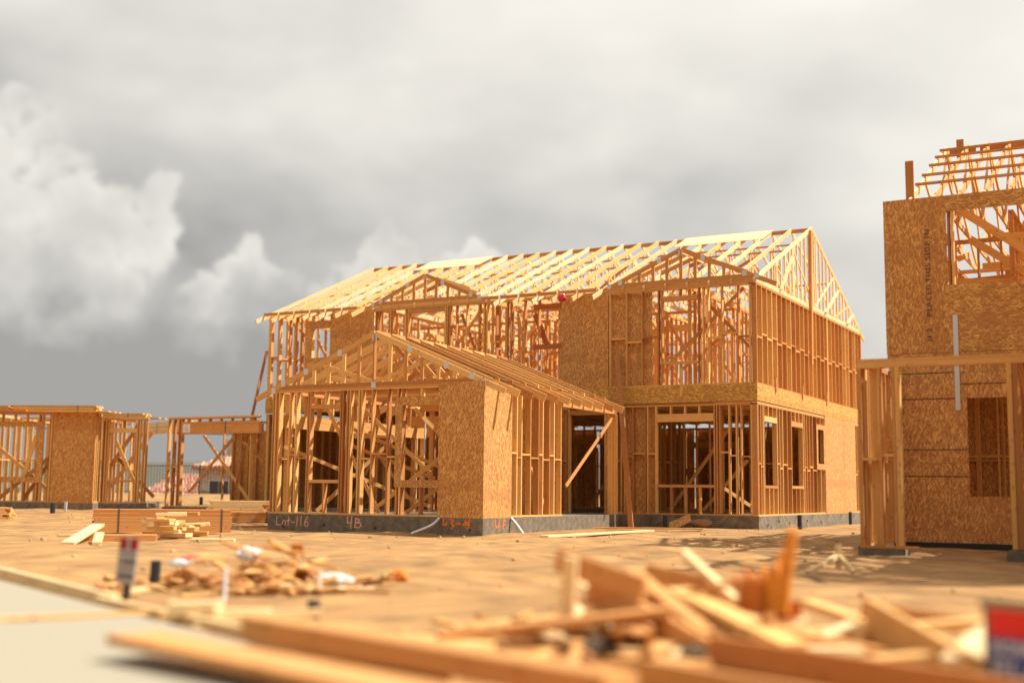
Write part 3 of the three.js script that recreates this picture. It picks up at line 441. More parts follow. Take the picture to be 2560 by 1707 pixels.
// ---------------------------------------------------------------- house at the right edge
{
  const h = group('sheathed_house', null, 10.5, -.1, 1);
  tag(h, 'house clad in wood strand board with an open porch frame at the right edge', 'house frame');
  const Z = -.8, YB = .1;
  slabBox(h, 'foundation_slab', [8.62, -.6, Z - .01], [17, .12, 9], CONC, 1.7, 1.7);
  slabBox(h, 'porch_footing', [8.62, -.5, -3.72], [9.28, .15, -3.25], CONC, 1.7, 1.7); slabBox(h, 'porch_footing', [10.7, -.5, -3.72], [12, .13, -3.25], CONC, 1.7, 1.7);
  // lower sheathing: courses with black flashing between them
  const rows = [.1, .36, 1.23, 1.45, 1.68, 2.54, 2.98, 3.2];
  for (let i = 0; i < rows.length - 1; i++) { const a = rows[i], b = rows[i + 1]; const cutW = b > .92 && a < 2.54; const spans = cutW ? [[8.55, 9.81]] : [[8.55, 9.7], [9.702, 12.2]]; for (const [s0, s1] of spans) osb(h, 'x', Z, s0, s1, a + .003, b - .003, OSBD); if (cutW) osb(h, 'x', Z, 10.44, 12.2, a + .003, b - .003, OSBD); }
  osb(h, 'x', Z, 9.812, 10.438, .3, .9, OSBD, -.0145);
  for (const [x0, x1, y] of [[8.6, 9.68, 2.98], [8.6, 9.72, 2.54], [8.6, 9.8, 1.68], [8.6, 9.8, 1.23], [9.7, 10.8, 2.78]]) slabBox(h, 'flashing_line', [x0, y - .006, Z - .019], [x1, y + .006, Z - .0135], FLASH);
  slabBox(h, 'flashing_base', [8.56, .02, Z - .03], [12.2, .13, Z - .014], FLASH);
  wall(h, 'x', Z, 8.55, 12.2, .12, 3.2, [8.6, 9.0, 9.4, 9.77, 10.5, 10.9, 11.3, 11.7, 12.1], { open: [{ a: 9.81, b: 10.44, sill: .9, head: 2.55 }] });
  slabBox(h, 'rim_board', [8.53, 3.2, Z - .02], [12.4, 3.32, Z + .02], OSBH);
  osb(h, 'x', Z, 8.52, 9.57, 3.33, 6.04, OSB, -.016); osb(h, 'x', Z, 9.573, 12.4, 3.33, 4.48, OSBH, -.016); osb(h, 'x', Z, 9.573, 12.4, 5.76, 6.04, OSBH, -.016);
  wall(h, 'x', Z, 8.53, 12.4, 3.32, 6.04, [8.56, 8.95, 9.3, 9.6, 9.66, 12.2], { open: [{ a: 9.68, b: 12.18, sill: 4.46, head: 5.8, hd: .12 }] });
  wall(h, 'z', 8.67, Z + .142, 9, .12, 3.2, every(-.5, 8.9, .41), { nog: 1.6 }); wall(h, 'z', 8.67, Z + .142, 9, 3.32, 6.04, every(-.5, 8.9, .41), { nog: 4.7 });
  slabBox(h, 'floor_deck', [8.6, 3.22, Z + .03], [12.4, 3.31, 9], OSBH);
  const b = [new Bunch(), new Bunch()];
  for (const [ax, c, s0, s1, y0, y1] of [['x', 2.2, 8.7, 13, .12, 3.2], ['z', 10.9, -.5, 6, .12, 3.2], ['x', 5, 8.7, 13, .12, 3.2], ['x', 3, 8.7, 13, 3.32, 6], ['z', 10.5, .6, 8, 3.32, 6], ['x', 6.5, 8.7, 14, 3.32, 6], ['x', 8.9, 8.7, 14, 3.32, 6]]) { const F = frame(ax, c); for (const s of every(s0, s1, .41)) pick(b).stick(F.m(s, y0, .045), F.m(s, y1 - .08, .045), T2, .09, F.up); pick(b).stick(F.m(s0, y1 - .04, .045), F.m(s1, y1 - .04, .045), .09, .076); pick(b).stick(F.m(s0, (y0 + y1) / 2, .045), F.m(s1, (y0 + y1) / 2, .045), .08, T2); }
  for (const [p, q] of [[[9.7, 5.6, 1], [11.2, 4.5, 1]], [[9.7, 5.9, -.3], [11.5, 4.6, .5]], [[9.9, 4.6, 2.5], [11.4, 5.9, 2.5]]]) b[0].stick(p, q, .036, .14);
  for (let i = 0; i < 46; i++) { const x = rr(8.9, 12.5), z = rr(.3, 7.5), y = rr(4.6, 5.9); pick(b).stick([x, y, z], R() < .5 ? [x + rr(.8, 2), y + rr(-.1, .1), z] : [x + rr(-.2, .2), y + rr(.1, .5), z + rr(.8, 2)], .038, .12); }
  b.forEach((q, i) => { const m = q.build('interior_framing', WOOD[i ? 1 : 4], h); m.userData.kind = 'stuff'; });
  osb(h, 'x', 5.1, 8.7, 13, .12, 3.2, OSB, 0, 'partition_sheathing');
  // front wing to the right, beyond the picture edge: its frame shades the sand
  slabBox(h, 'foundation_slab', [11.75, -.5, -7.4], [17, .11, -3.3], CONC, 1.7, 1.7);
  wall(h, 'z', 11.9, -7.2, -3.6, .12, 3.2, every(-7.1, -3.7, .41), {}); wall(h, 'z', 11.9, -7.2, -1, 3.32, 6.04, every(-7.1, -1.1, .41), { nog: 4.7 });
  wall(h, 'x', -7.2, 12, 16.5, .12, 3.2, every(12.1, 16.4, .41), {}); wall(h, 'x', -7.2, 12, 16.5, 3.32, 6.04, every(12.1, 16.4, .41), { nog: 4.7 });
  slabBox(h, 'floor_deck', [11.8, 3.22, -7.1], [16.5, 3.31, -1], OSBH);
  for (let i = 0; i < 11; i++) truss(h, 'x', -7.1 + i * .61, 11.85, 16.5, 6.06, .43, { dep: .12, ov0: .3, ov1: .3, webs: fink, wk: .085 });
  // roof rafters: ridge along x
  for (let i = 0; i < 12; i++) truss(h, 'z', 8.95 + i * .41, Z + .3, 7.6, 6.06, .48, { dep: .12, ov0: .2, ov1: .3, webs: fink, wk: .085, mat: [PALE[0], WOOD[2], WOOD[0]] });
  for (const zz of [.2, .9, 1.7, 2.4, 3.0]) stick(h, 'lateral_brace', [8.9, 6.2 + .48 * (zz + .5), zz], [13.8, 6.2 + .48 * (zz + .5), zz], .088, .036, WOOD[3]);
  for (let i = 0; i < 8; i++) stick(h, 'ridge_block', [9.0 + i * .6, 7.98, 3.55], [9.52 + i * .6, 7.98, 3.55], .036, .13, [WOOD[5], WOOD[3]]);
  stick(h, 'roof_post', [8.93, 6.05, Z + .3], [8.93, 6.8, Z + .3], .14, .04, WOOD[5], [0, 0, 1]); stick(h, 'roof_post', [9.22, 7.8, 3.5], [9.22, 8.2, 3.5], .14, .04, WOOD[5], [0, 0, 1]);
  { const st = slabBox(h, 'metal_strap', [9.63, 2.34, Z - .032], [9.71, 3.96, Z - .029], STEEL); st.userData.label = 'long bright metal strap nailed across the floor line'; }
  // printed stamp on the tall panel
  const st = canvas(128, 1024, (g, w, H) => { g.fillStyle = '#000'; g.fillRect(0, 0, w, H); g.fillStyle = 'rgb(165,165,165)'; g.save(); g.translate(86, H - 30); g.rotate(-Math.PI / 2); g.font = 'bold 62px sans-serif'; g.fillText('H 3 \u25CF  PLACED THIS SIDE IN', 0, 0, 940); g.restore(); for (let i = 0; i < 900; i++) { g.fillStyle = `rgba(0,0,0,${R() * .6})`; g.fillRect(R() * w, R() * H, 14 * R(), 5 * R()); } });
  st.colorSpace = THREE.NoColorSpace;
  const sm = new THREE.Mesh(new THREE.PlaneGeometry(.24, 2.55), std({ color: lc(.09, .06, .04), alphaMap: st, transparent: true })); sm.name = 'panel_stamp'; place(sm, h, V(9.25, 4.72, Z - .0195));
  // porch frame
  const PZ = -3.65, PY = .16;
  stick(h, 'porch_beam', [8.66, 2.86, PZ], [12.2, 2.86, PZ], .14, .1, WOOD[4]); stick(h, 'porch_plate', [8.66, 2.93, PZ], [12.2, 2.93, PZ], .145, .036, WOOD[0]);
  for (const [x, z, w2] of [[8.69, PZ, .06], [8.74, PZ + .12, .038], [8.9, PZ + .14, .07], [8.99, PZ - .02, .038], [9.19, PZ, .038], [9.25, PZ - .002, .07], [10.82, PZ, .07], [10.9, PZ, .07]]) stick(h, 'porch_post', [x, PY, z], [x, 2.81, z], w2, .135, WOOD, [0, 0, 1]);
  stick(h, 'nogging', [8.72, 1.44, PZ], [8.98, 1.44, PZ], .13, T2, WOOD); stick(h, 'nogging', [9.0, 1.5, PZ], [9.18, 1.5, PZ], .13, T2, WOOD); stick(h, 'nogging', [10.92, 1.5, PZ], [11.3, 1.5, PZ], .13, T2, WOOD);
  stick(h, 'bottom_plate', [8.66, .14, PZ - .01], [9.5, .14, PZ - .01], .14, T2, WOOD[3]);
  wall(h, 'z', 8.75, PZ + .1, Z - .02, .14, 2.95, [-3.3, -2.9, -2.5, -2.1, -1.7, -1.3, -.95], { nog: 1.5 }); osb(h, 'x', PZ + .2, 9.03, 9.16, 1.35, 1.75, OSBH);
  wall(h, 'z', 11.05, PZ + .1, Z - .02, .14, 2.95, [-3.2, -2.8, -2.4, -2, -1.6, -1.2], { nog: 1.5 });
  stick(h, 'temporary_brace', [10.93, 2.85, PZ + .1], [11.25, 1.2, PZ + .4], .036, .088, WOOD[0]);
}
// ---------------------------------------------------------------- low frame house at the left edge
{
  const h = group('low_frame_house', null, 0, 0, 0);
  tag(h, 'single storey timber frame with lumber loaded on its top plates, left edge', 'house frame');
  slabBox(h, 'foundation_slab', [-6, -.5, -.01], [.02, -.003, 9], CONC, 1.7, 1.7); slabBox(h, 'foundation_slab', [.021, -.5, .49], [1.51, -.006, 1.9], CONC, 1.7, 1.7);
  wall(h, 'x', 0, -5, 0, 0, 2.85, [-4.9, -4.5, -4.1, -3.7, -3.5, -1.86, -1.75, -1.45, -.9, -.45, -.04], { nog: 1.3, nogSkip: s => s > -1.4, open: [{ a: -3.48, b: -1.88, sill: .8, head: 2.4 }] });
  osb(h, 'x', 0, -1.38, -.001, -.01, 2.86); osb(h, 'x', 0, -1.87, -1.7, .62, 2.55); osb(h, 'x', 0, -3.6, -1.7, 2.4, 2.55, OSB, -.0145); osb(h, 'x', 0, -3.6, -1.7, .62, .79, OSB, -.0145);
  wall(h, 'z', .0, .142, .48, 0, 2.83, [.18, .32, .45], {});
  wall(h, 'x', .5, .02, 1.5, 0, 2.72, [.05, .13, .22, 1.16, 1.24, 1.36, 1.46], { nog: 1.3, open: [{ a: .24, b: 1.14, sill: .74, head: 2.25 }] });
  const b = [new Bunch(), new Bunch()];
  for (const [ax, c, s0, s1] of [['x', 1.9, -5, .6], ['x', 3.2, -5, .1], ['x', 5.2, -5, -.8], ['z', -1.6, .4, 5.5], ['z', -3.4, .4, 5.5], ['z', -.6, .4, 4.2]]) { const F = frame(ax, c); for (const s of every(s0, s1, .41)) pick(b).stick(F.m(s, 0, .045), F.m(s, 2.7, .045), T2, .09, F.up); pick(b).stick(F.m(s0, 2.76, .045), F.m(s1, 2.76, .045), .09, .076); pick(b).stick(F.m(s0, 1.35, .045), F.m(s1, 1.35, .045), .08, T2); }
  b.forEach((q, i) => { const m = q.build('interior_framing', WOOD[i ? 4 : 2], h); m.userData.kind = 'stuff'; });
  for (const [p, q, m] of [[[-4.2, 2.4, .4], [-1.3, .1, .5], 4], [[-3.2, .1, .3], [-1.5, 1.5, .3], 3], [[-2.4, .8, .25], [-2.05, 2.1, .25], 2], [[-2.6, .1, .8], [-1.4, 1.9, .8], 5], [[0, .9, .9], [1.1, 2.6, .9], 3], [[.1, .5, 1.2], [1.4, 2.3, 1.2], 4], [[.35, 2.0, .8], [1.3, .1, .8], 2], [[.1, 1.5, 1.6], [1.4, .2, 1.6], 5]]) stick(h, 'temporary_brace', p, q, .036, .12, WOOD[m]);
  h.position.copy(V(-17.42, .42, 5.58)); h.rotation.y = 25 * Math.PI / 180;
  // lumber loaded on top: their own things, same frame of reference
  const load = (n, x0, x1, y, z, rows, cols, label, pal) => { const l = group('lumber_load', null, 0, 0, 0); for (let j = 0; j < rows; j++) for (let i = 0; i < cols; i++) stick(l, 'board', [x0 + rr(-.03, .03) + (j === rows - 1 ? -.1 : 0), y + j * .042, z + i * .145], [x1 + rr(-.12, .04) + (j === 0 ? .5 : 0), y + j * .042, z + i * .145], .14, .038, pal); stick(l, 'lumber_strap', [x1 - .6, y + rows * .021 - .02, z - .073], [x1 - .58, y + rows * .021 - .02, z - .073], .006, rows * .044, STRAP); l.position.copy(h.position); l.rotation.y = h.rotation.y; return tag(l, label, 'lumber', 'lumber loaded on the low frame'); };
  load(0, -2.63, .1, 2.87, -.25, 5, 5, 'long lumber load jutting over the strand board panel of the low frame', [PALE[0], WOOD[2], WOOD[0]]);
  load(1, -.5, 1.25, 2.75, 1.0, 4, 4, 'lumber load lying behind the narrow window wall of the low frame', [PALE[1], WOOD[2], WOOD[4]]);
  load(3, -5, -2.6, 2.88, -.4, 4, 4, 'reddish lumber load cut by the left picture edge', [WOOD[1], WOOD[3]]);
}

// ---------------------------------------------------------------- fence, far houses
{
  const f = group('metal_fence', null, -30, .6, 25); tag(f, 'black metal picket fence along the far edge of the lots', 'fence');
  const A = [-36, 0, 21.6], B = [-14, 0, 33.5], n = 16;
  for (let i = 0; i < n; i++) {
    const a = [A[0] + (B[0] - A[0]) * i / n, 0, A[2] + (B[2] - A[2]) * i / n], b = [A[0] + (B[0] - A[0]) * (i + 1) / n, 0, A[2] + (B[2] - A[2]) * (i + 1) / n], y = .62;
    stick(f, 'post', [a[0], y - .3, a[2]], [a[0], y + 1.5, a[2]], .06, .06, BLACKP); stick(f, 'rail', [a[0], y + 1.42, a[2]], [b[0], y + 1.42, b[2]], .03, .04, BLACKP); stick(f, 'rail', [a[0], y + .12, a[2]], [b[0], y + .12, b[2]], .03, .04, BLACKP);
    for (let k = 1; k < 11; k++) { const t = k / 11; stick(f, 'picket', [a[0] + (b[0] - a[0]) * t, y + .1, a[2] + (b[2] - a[2]) * t], [a[0] + (b[0] - a[0]) * t, y + 1.42, a[2] + (b[2] - a[2]) * t], .018, .018, BLACKP); }
  }
  const STUC = std({ map: noiseColor, color: lc(.72, .65, .54), bumpMap: noiseTex, bumpScale: .004 }), CREAM = std({ map: noiseColor, color: lc(.72, .66, .54) }), GLASS = new THREE.MeshPhysicalMaterial({ color: lc(.05, .06, .07), roughness: .08 }), TILE = [std({ color: lc(.42, .17, .10) }), std({ color: lc(.50, .24, .15) }), std({ color: lc(.58, .34, .24) })];
  const tileGeo = new THREE.CylinderGeometry(.1, .085, .46, 7, 1, false, -Math.PI / 2, Math.PI);
  function tiledHouse(x, y, z, w, d, wallH, roofH, label, chimney, rot) {
    const h = group('tiled_house', null, 0, 0, 0);
    slabBox(h, 'wall', [-w / 2, -2, -d / 2], [w / 2, wallH, d / 2], STUC);
    for (const [wx, ww] of [[-w * .28, 1.3], [w * .12, 1.5]]) { const fr = slabBox(h, 'window', [wx - ww / 2, wallH - 1.75, -d / 2 - .05], [wx + ww / 2, wallH - .55, -d / 2 - .001], WHITE); fr.abs = V(wx, wallH - 1.15, -d / 2 - .025); slabBox(fr, 'pane', [wx - ww / 2 + .08, wallH - 1.67, -d / 2 - .06], [wx - .03, wallH - .63, -d / 2 - .051], GLASS); slabBox(fr, 'pane', [wx + .03, wallH - 1.67, -d / 2 - .06], [wx + ww / 2 - .08, wallH - .63, -d / 2 - .051], GLASS); }
    // hipped roof with its ridge along x: barrel tiles in rows, fewer towards the ridge
    const e = .5, hd = d / 2 + e, sl = Math.hypot(hd, roofH), ang = Math.atan2(roofH, hd), X = w / 2 + e, rx = Math.max(.05, X - hd);
    const roof = new THREE.Mesh(new ConvexGeometry([[-X, 0, -hd], [X, 0, -hd], [X, 0, hd], [-X, 0, hd], [-rx, roofH, 0], [rx, roofH, 0], [-X + .2, -.12, -hd + .2], [X - .2, -.12, -hd + .2], [X - .2, -.12, hd - .2], [-X + .2, -.12, hd - .2]].map(([a, b, c]) => new THREE.Vector3(a, wallH + .12 + b, c))), TILE[1]); roof.name = 'roof'; roof.castShadow = roof.receiveShadow = true; h.add(roof);
    const rows = Math.floor(sl / .38), parts = [[], [], []];
    for (let j = 0; j < rows; j++) { const s = (j + .5) * .38, x0 = X - s * Math.cos(ang), cols = Math.floor(2 * x0 / .22); for (let i = 0; i < cols; i++) { const g = tileGeo.clone(); g.rotateX(-Math.PI / 2 + ang); g.translate(-x0 + (i + .5) * .22, wallH + .15 + s * Math.sin(ang), hd - s * Math.cos(ang)); pick(parts).push(g); } }
    parts.forEach((q, i) => { const m = new THREE.Mesh(mergeGeometries(q), TILE[i]); m.name = 'roof_tiles'; m.userData.kind = 'stuff'; m.castShadow = m.receiveShadow = true; h.add(m); });
    if (chimney) { slabBox(h, 'chimney', [chimney[0] - .55, wallH - .5, -1.2], [chimney[0] + .55, chimney[1], .2], CREAM); slabBox(h, 'chimney_cap', [chimney[0] - .65, chimney[1] + .002, -1.3], [chimney[0] + .65, chimney[1] + .15, .3], STUC); slabBox(h, 'chimney_pot', [chimney[0] - .2, chimney[1] + .153, -.7], [chimney[0] + .2, chimney[1] + .6, -.3], std({ color: lc(.3, .28, .26) })); }
    h.position.copy(V(x, y, z)); h.rotation.y = rot; return tag(h, label, 'house');
  }
  tiledHouse(-42.5, -4.1, 37.7, 11, 8, 2.7, 3.1, 'house below the fence showing only its pink tiled roof', null, .62);
  tiledHouse(-36.6, -.5, 36.4, 5.4, 6, 2.5, 1.2, 'pale stucco house with chimney behind the wing left of the garage', [-1.15, 4.2], .42);
  tiledHouse(-75, -8.5, 62, 12, 9, 3.2, 2.2, 'distant tile roofed house down the slope by the fence posts', null, .5);
  tiledHouse(-88, -8.5, 92, 12, 9, 3.2, 2.2, 'farthest tile roofed house in the valley', null, .4);
  // overhead cable far behind
  const c = new THREE.CatmullRomCurve3([V(-70, 5.6, 10), V(-45, 4.35, 31), V(-20, 4.5, 52), V(10, 6.2, 76)]); const m = new THREE.Mesh(new THREE.TubeGeometry(c, 40, .035, 5), BLACKP); m.name = 'overhead_cable'; tag(m, 'thin dark overhead cable crossing behind the low frames', 'cable'); scene.add(m);
}

// ---------------------------------------------------------------- things lying about on the lots
const gy = (x, z) => groundY(x, z);
function thing(name, label, cat, grp, mesh) { mesh.name = numbered(name); return tag(mesh, label, cat, grp); }
function board(a, b, w, h, mat, label, name = 'loose_board', grp, up) { const { L, mid, q } = stickMatrix(a, b, up); const m = new THREE.Mesh(roundBoard(L, h, w), Array.isArray(mat) ? pick(mat) : mat); m.quaternion.copy(q); m.name = numbered(name); tag(m, label, 'board', grp); return place(m, null, mid); }
function roundBoard(L, h, w) { const g = new RoundedBoxGeometry(L, h, w, 2, Math.min(h, w) * .12), uv = g.attributes.uv, p = g.attributes.position, n = g.attributes.normal, o = R(); for (let i = 0; i < uv.count; i++) { if (Math.abs(n.getY(i)) > .6) uv.setXY(i, p.getX(i) / 1.9 + o, p.getZ(i) / .42 + o); else if (Math.abs(n.getX(i)) > .6) uv.setXY(i, p.getZ(i) / 1.6 + o, p.getY(i) / .42); else uv.setXY(i, p.getX(i) / 1.9 + o, p.getY(i) / .42 + o + .3); } return g; }
// lumber bundle left of the garage
function bundle(A, B, y, rows, cols, bw, bh, mats, label, straps, jitter = .03) {
  const g = group('lumber_bundle', null, (A[0] + B[0]) / 2, y, (A[1] + B[1]) / 2), dx = B[0] - A[0], dz = B[1] - A[1], L = Math.hypot(dx, dz), ux = dx / L, uz = dz / L, nx = -uz, nz = ux;
  for (let j = 0; j < rows; j++) for (let i = 0; i < cols; i++) { const o = i * (bw + .003), e0 = rr(-jitter, jitter), e1 = rr(-jitter, jitter); stick(g, 'board', [A[0] + nx * o + ux * e0, y + (j + .5) * (bh + .002), A[1] + nz * o + uz * e0], [B[0] + nx * o + ux * e1, y + (j + .5) * (bh + .002), B[1] + nz * o + uz * e1], bw, bh, mats); }
  const H = rows * (bh + .002), Wd = (cols - 1) * (bw + .003);
  for (const s of straps) { const px = A[0] + dx * s, pz = A[1] + dz * s; const k = bw / 2 + .004; stick(g, 'strap', [px - nx * k, y, pz - nz * k], [px - nx * k, y + H + .004, pz - nz * k], .03, .004, STRAP, [nx, 0, nz]); stick(g, 'strap', [px - nx * k, y + H + .004, pz - nz * k], [px + nx * (Wd + k), y + H + .004, pz + nz * (Wd + k)], .03, .004, STRAP); }
  return tag(g, label, 'lumber', 'lumber bundles on the ground');
}
const FIR = [WOOD[1], WOOD[3], REDW[0]];
bundle([-5.75, -5.2], [-3.9, -3.35], .03, 10, 5, .14, .043, [REDW[0], WOOD[3], WOOD[1]], 'strapped reddish lumber bundle lying left of the garage slab', [.18, .93]);
bundle([-8.6, 1.2], [-6.3, 2.9], .08, 6, 6, .14, .04, [WOOD[1], REDW[0]], 'low lumber bundle behind the strapped one beside the garage corner', [.5], .1);
bundle([-11.3, 4.2], [-9.9, 5.0], .1, 9, 5, .19, .05, [PALE[0], WOOD[0]], 'tall stack of pale block ends against the garage corner', [], .12);
bundle([-15.2, -2.6], [-13.2, -1.1], .05, 7, 4, .14, .045, [WOOD[4], WOOD[2]], 'lumber stack cut by the left picture edge', [.8], .14);
bundle([-12.9, 3.2], [-10.2, 4.9], .12, 3, 5, .14, .04, [WOOD[0], PALE[1]], 'loose pale boards stacked below the wing with the notice', [], .25);
bundle([-6.1, -.6], [-5.85, .9], -.02, 2, 1, .09, .04, [REDW[0]], 'two reddish boards beside the left end of the garage slab', []);
{ // untidy pile of cut-offs in front of the bundle
  for (let i = 0; i < 22; i++) { const t = i / 22, x = -2.75 - .95 * R() , z = -6.35 + 1.5 * (( -2.75 - x) / .95) + rr(-.5, .3), an = rr(-.5, .9), L = rr(.3, .75), y = .05 + (i % 6) * .075; board([x - L / 2 * Math.cos(an), y, z - L / 2 * Math.sin(an)], [x + L / 2 * Math.cos(an), y + rr(-.02, .04), z + L / 2 * Math.sin(an)], rr(.1, .2), rr(.045, .09), [PALE[0], WOOD[0], WOOD[2], PALE[1], WOOD[1]], 'pale cut-off in the heap before the strapped lumber bundle', 'cut_off', 'cut-offs heaped before the strapped bundle'); }
  board([-2.3, .03, -8.9], [-3.95, .24, -6.75], .2, .05, PALE[0], 'pale board propped on the left end of the strapped bundle');
  board([-2.0, .03, -8.6], [-2.9, .14, -7.7], .14, .05, PALE[1], 'short pale board under the propped one by the strapped bundle');
  board([-3.6, .05, -7.6], [-2.6, .05, -6.7], .25, .12, WOOD[3], 'rough brown timber lying in the sand before the strapped bundle');
  board([-4.9, .03, -6.8], [-4.1, .04, -6.3], .14, .04, PALE[1], 'small pale board on sand at the far left of the strapped bundle');
  board([-1.9, .03, -6.6], [-1.3, .03, -6.2], .22, .05, PALE[0], 'flat pale offcut lying alone near the garage slab corner');
}
bundle([-22.5, 12.35], [-18.6, 10.9], 2.96, 9, 4, .14, .041, [PALE[0], PALE[1], WOOD[2]], 'long pale lumber load bridging between low frame and the wing with the notice', [.45], .2);
for (const [z, x0, x1, label] of [[12.15, -22.6, -21.9, 'short stud wall under the left end of the bridging lumber load'], [11.2, -19.55, -19.1, 'short stud wall under the right end of the bridging lumber load']]) { const g = group('support_frame', null, (x0 + x1) / 2, .25, z); wall(g, 'x', z, x0, x1, .2, 2.94, every(x0 + .03, x1 - .03, .4), { nog: 1.6 }); tag(g, label, 'frame'); }
// boards and rubbish near the house
board([1.75, .03, -.6], [1.9, .03, 4.6], .2, .04, PALE[0], 'long pale plank flat on the sand before the entry');
board([.2, .05, 5.2], [2.6, .06, 6.2], .24, .03, WOOD[3], 'brown plank in the shade by the bay wall');
{ const m = slabBox(null, 'plywood_scrap', [-.3, 0, -.2], [.3, .015, .2], OSB); tag(m, 'strand board scrap leaning on the slab under the big window', 'board'); m.rotation.set(.55, .4, .25); m.position.copy(V(1.45, .17, 7.7)); }
{ const g = new THREE.IcosahedronGeometry(.2, 4), p = g.attributes.position; for (let i = 0; i < p.count; i++) { const x = p.getX(i), y = p.getY(i), z = p.getZ(i), s = 1 + .5 * fbm(x * 6, y * 6, z * 6 + 8, 3); p.setXYZ(i, x * s * 1.5, y * s * .6, z * s); } g.computeVertexNormals(); place(thing('cardboard_heap', 'crumpled brown cardboard against the slab under the big window', 'cardboard', null, new THREE.Mesh(g, std({ color: lc(.28, .15, .07) }))), null, V(2.0, .14, 7.75)); }
function pipe(x, z, hgt, r, label, tilt = 0, y0) { const g = new THREE.CylinderGeometry(r, r, hgt, 18, 1, true), gi = new THREE.TorusGeometry(r * .94, r * .1, 6, 18); gi.rotateX(Math.PI / 2); gi.translate(0, hgt / 2, 0); const cap = new THREE.CylinderGeometry(r * .9, r * .9, .01, 16); cap.translate(0, hgt / 2 - .03, 0); const m = new THREE.Mesh(mergeGeometries([g, gi, cap]), BLACKP); m.rotation.z = tilt; thing('pipe_stub', label, 'pipe', 'black pipe stubs', m); place(m, null, V(x, (y0 ?? gy(x, z)) + hgt / 2 - .04, z)); }
pipe(1.16, 7.4, .36, .055, 'black pipe stub in front of the big window of the house'); pipe(3.85, 10.3, .42, .06, 'taller black pipe stub along the sunlit side wall'); pipe(3.75, 16.4, .42, .05, 'farther black pipe stub along the sunlit side wall');
pipe(4.05, -13.5, .25, .05, 'black pipe stub left of the debris heap', -.05); pipe(7.72, -15.75, .17, .045, 'black pipe stub right below the debris heap'); pipe(-15.9, 2.7, .34, .07, 'black pipe stub by the low frame panel'); pipe(-17.5, 10.6, .3, .06, 'black pipe stub far back between low frame and wing');
{ const m = slabBox(null, 'white_tag', [-.05, 0, -.01], [.05, .28, .01], WHITE); tag(m, 'small white tag stuck in the ground beside a pipe by the low frame', 'tag'); m.position.copy(V(-15.6, .35, 2.9)); }
// concrete walk in the left foreground with its timber form
{
  const walk = (pts, name, label) => { const s = new THREE.Shape(pts.map(([x, z]) => new THREE.Vector2(x, z))); const g = new THREE.ExtrudeGeometry(s, { depth: .14, bevelEnabled: true, bevelSize: .008, bevelThickness: .008, bevelSegments: 2 }); g.rotateX(-Math.PI / 2); g.translate(0, -.078, 0); const m = new THREE.Mesh(g, CONCW); m.name = name; m.userData.kind = 'structure'; m.userData.label = label; m.castShadow = m.receiveShadow = true; scene.add(m); };
  walk([[1.0, -13.75], [6.86, -16.56], [6.55, -17.27], [.5, -14.6]], 'pavement', 'pale concrete walk beyond the dividing strip'); walk([[6.96, -16.62], [9.9, -18.02], [9.9, -22], [2, -22], [.2, -14.9], [6.62, -17.36]], 'pavement_001', 'pale concrete walk in the near left corner');
  board([6.42, .075, -17.5], [6.98, .075, -16.42], .07, .03, WOOD[4], 'timber strip dividing the pale concrete walk', 'form_board');
  board([.9, .07, -13.42], [6.2, .07, -16.08], .12, .06, PALE[0], 'long pale form board along the far edge of the concrete walk', 'form_board', null, [.45, 0, .9]);
  board([6.0, .06, -16.06], [10.1, .055, -17.82], .1, .06, PALE[1], 'dusty form board running along the near concrete walk', 'form_board', null, [.45, 0, .9]);
}
// big boards in the near foreground
board([8.45, .17, -18.12], [10.9, .13, -18.78], .30, .045, WOOD[1], 'wide orange plank jutting over the near concrete walk', 'foreground_plank');
board([8.62, .17, -17.42], [11.1, .165, -18.28], .19, .12, WOOD[1], 'long beam on edge running across the front of the picture', 'foreground_beam');
board([8.75, .05, -17.72], [11.2, .05, -18.62], .26, .045, WOOD[3], 'plank lying flat in front of the long foreground beam', 'foreground_plank');
board([10.86, .09, -16.62], [12.75, .0, -16.95], .045, .2, REDW[0], 'reddish beam on edge at the bottom right', 'foreground_beam');
board([10.75, .05, -17.25], [11.9, .02, -17.6], .045, .17, WOOD[1], 'orange board on edge at the bottom edge right of the long beam', 'foreground_beam');
// broken crate of boards
board([9.86, .0, -16.22], [9.92, .53, -16.28], .085, .038, PALE[0], 'pale board standing upright in the right debris heap', 'upright_board', null, [0, 0, 1]);
board([9.72, .50, -16.05], [10.32, .36, -16.18], .03, .14, WOOD[1], 'sloping board resting on the upright pale board', 'loose_board');
board([9.9, .34, -15.98], [10.86, .04, -16.46], .05, .16, WOOD[1], 'long sloping board running down to the right from the upright one', 'loose_board');
board([9.95, .22, -15.9], [10.45, .09, -16.4], .04, .2, WOOD[1], 'short board sloping under the upright pale one', 'loose_board');
board([9.9, .38, -15.1], [10.6, .28, -15.35], .04, .13, WOOD[1], 'board lying across the back of the right debris heap', 'loose_board');
board([10.1, .28, -15.5], [10.72, .18, -15.65], .16, .04, WOOD[2], 'flat board in the middle of the right debris heap', 'loose_board');
board([10.15, .52, -15.12], [10.62, .27, -15.5], .05, .05, PALE[0], 'thin pale stick poking up behind the right debris heap', 'stick');
board([9.1, .06, -15.45], [10.0, .1, -15.6], .3, .04, PALE[1], 'pale plank on the ground left of the upright board', 'loose_board');
board([9.3, .03, -16.2], [9.9, .06, -16.5], .2, .04, WOOD[3], 'brown board low in the shade below the upright board', 'loose_board');
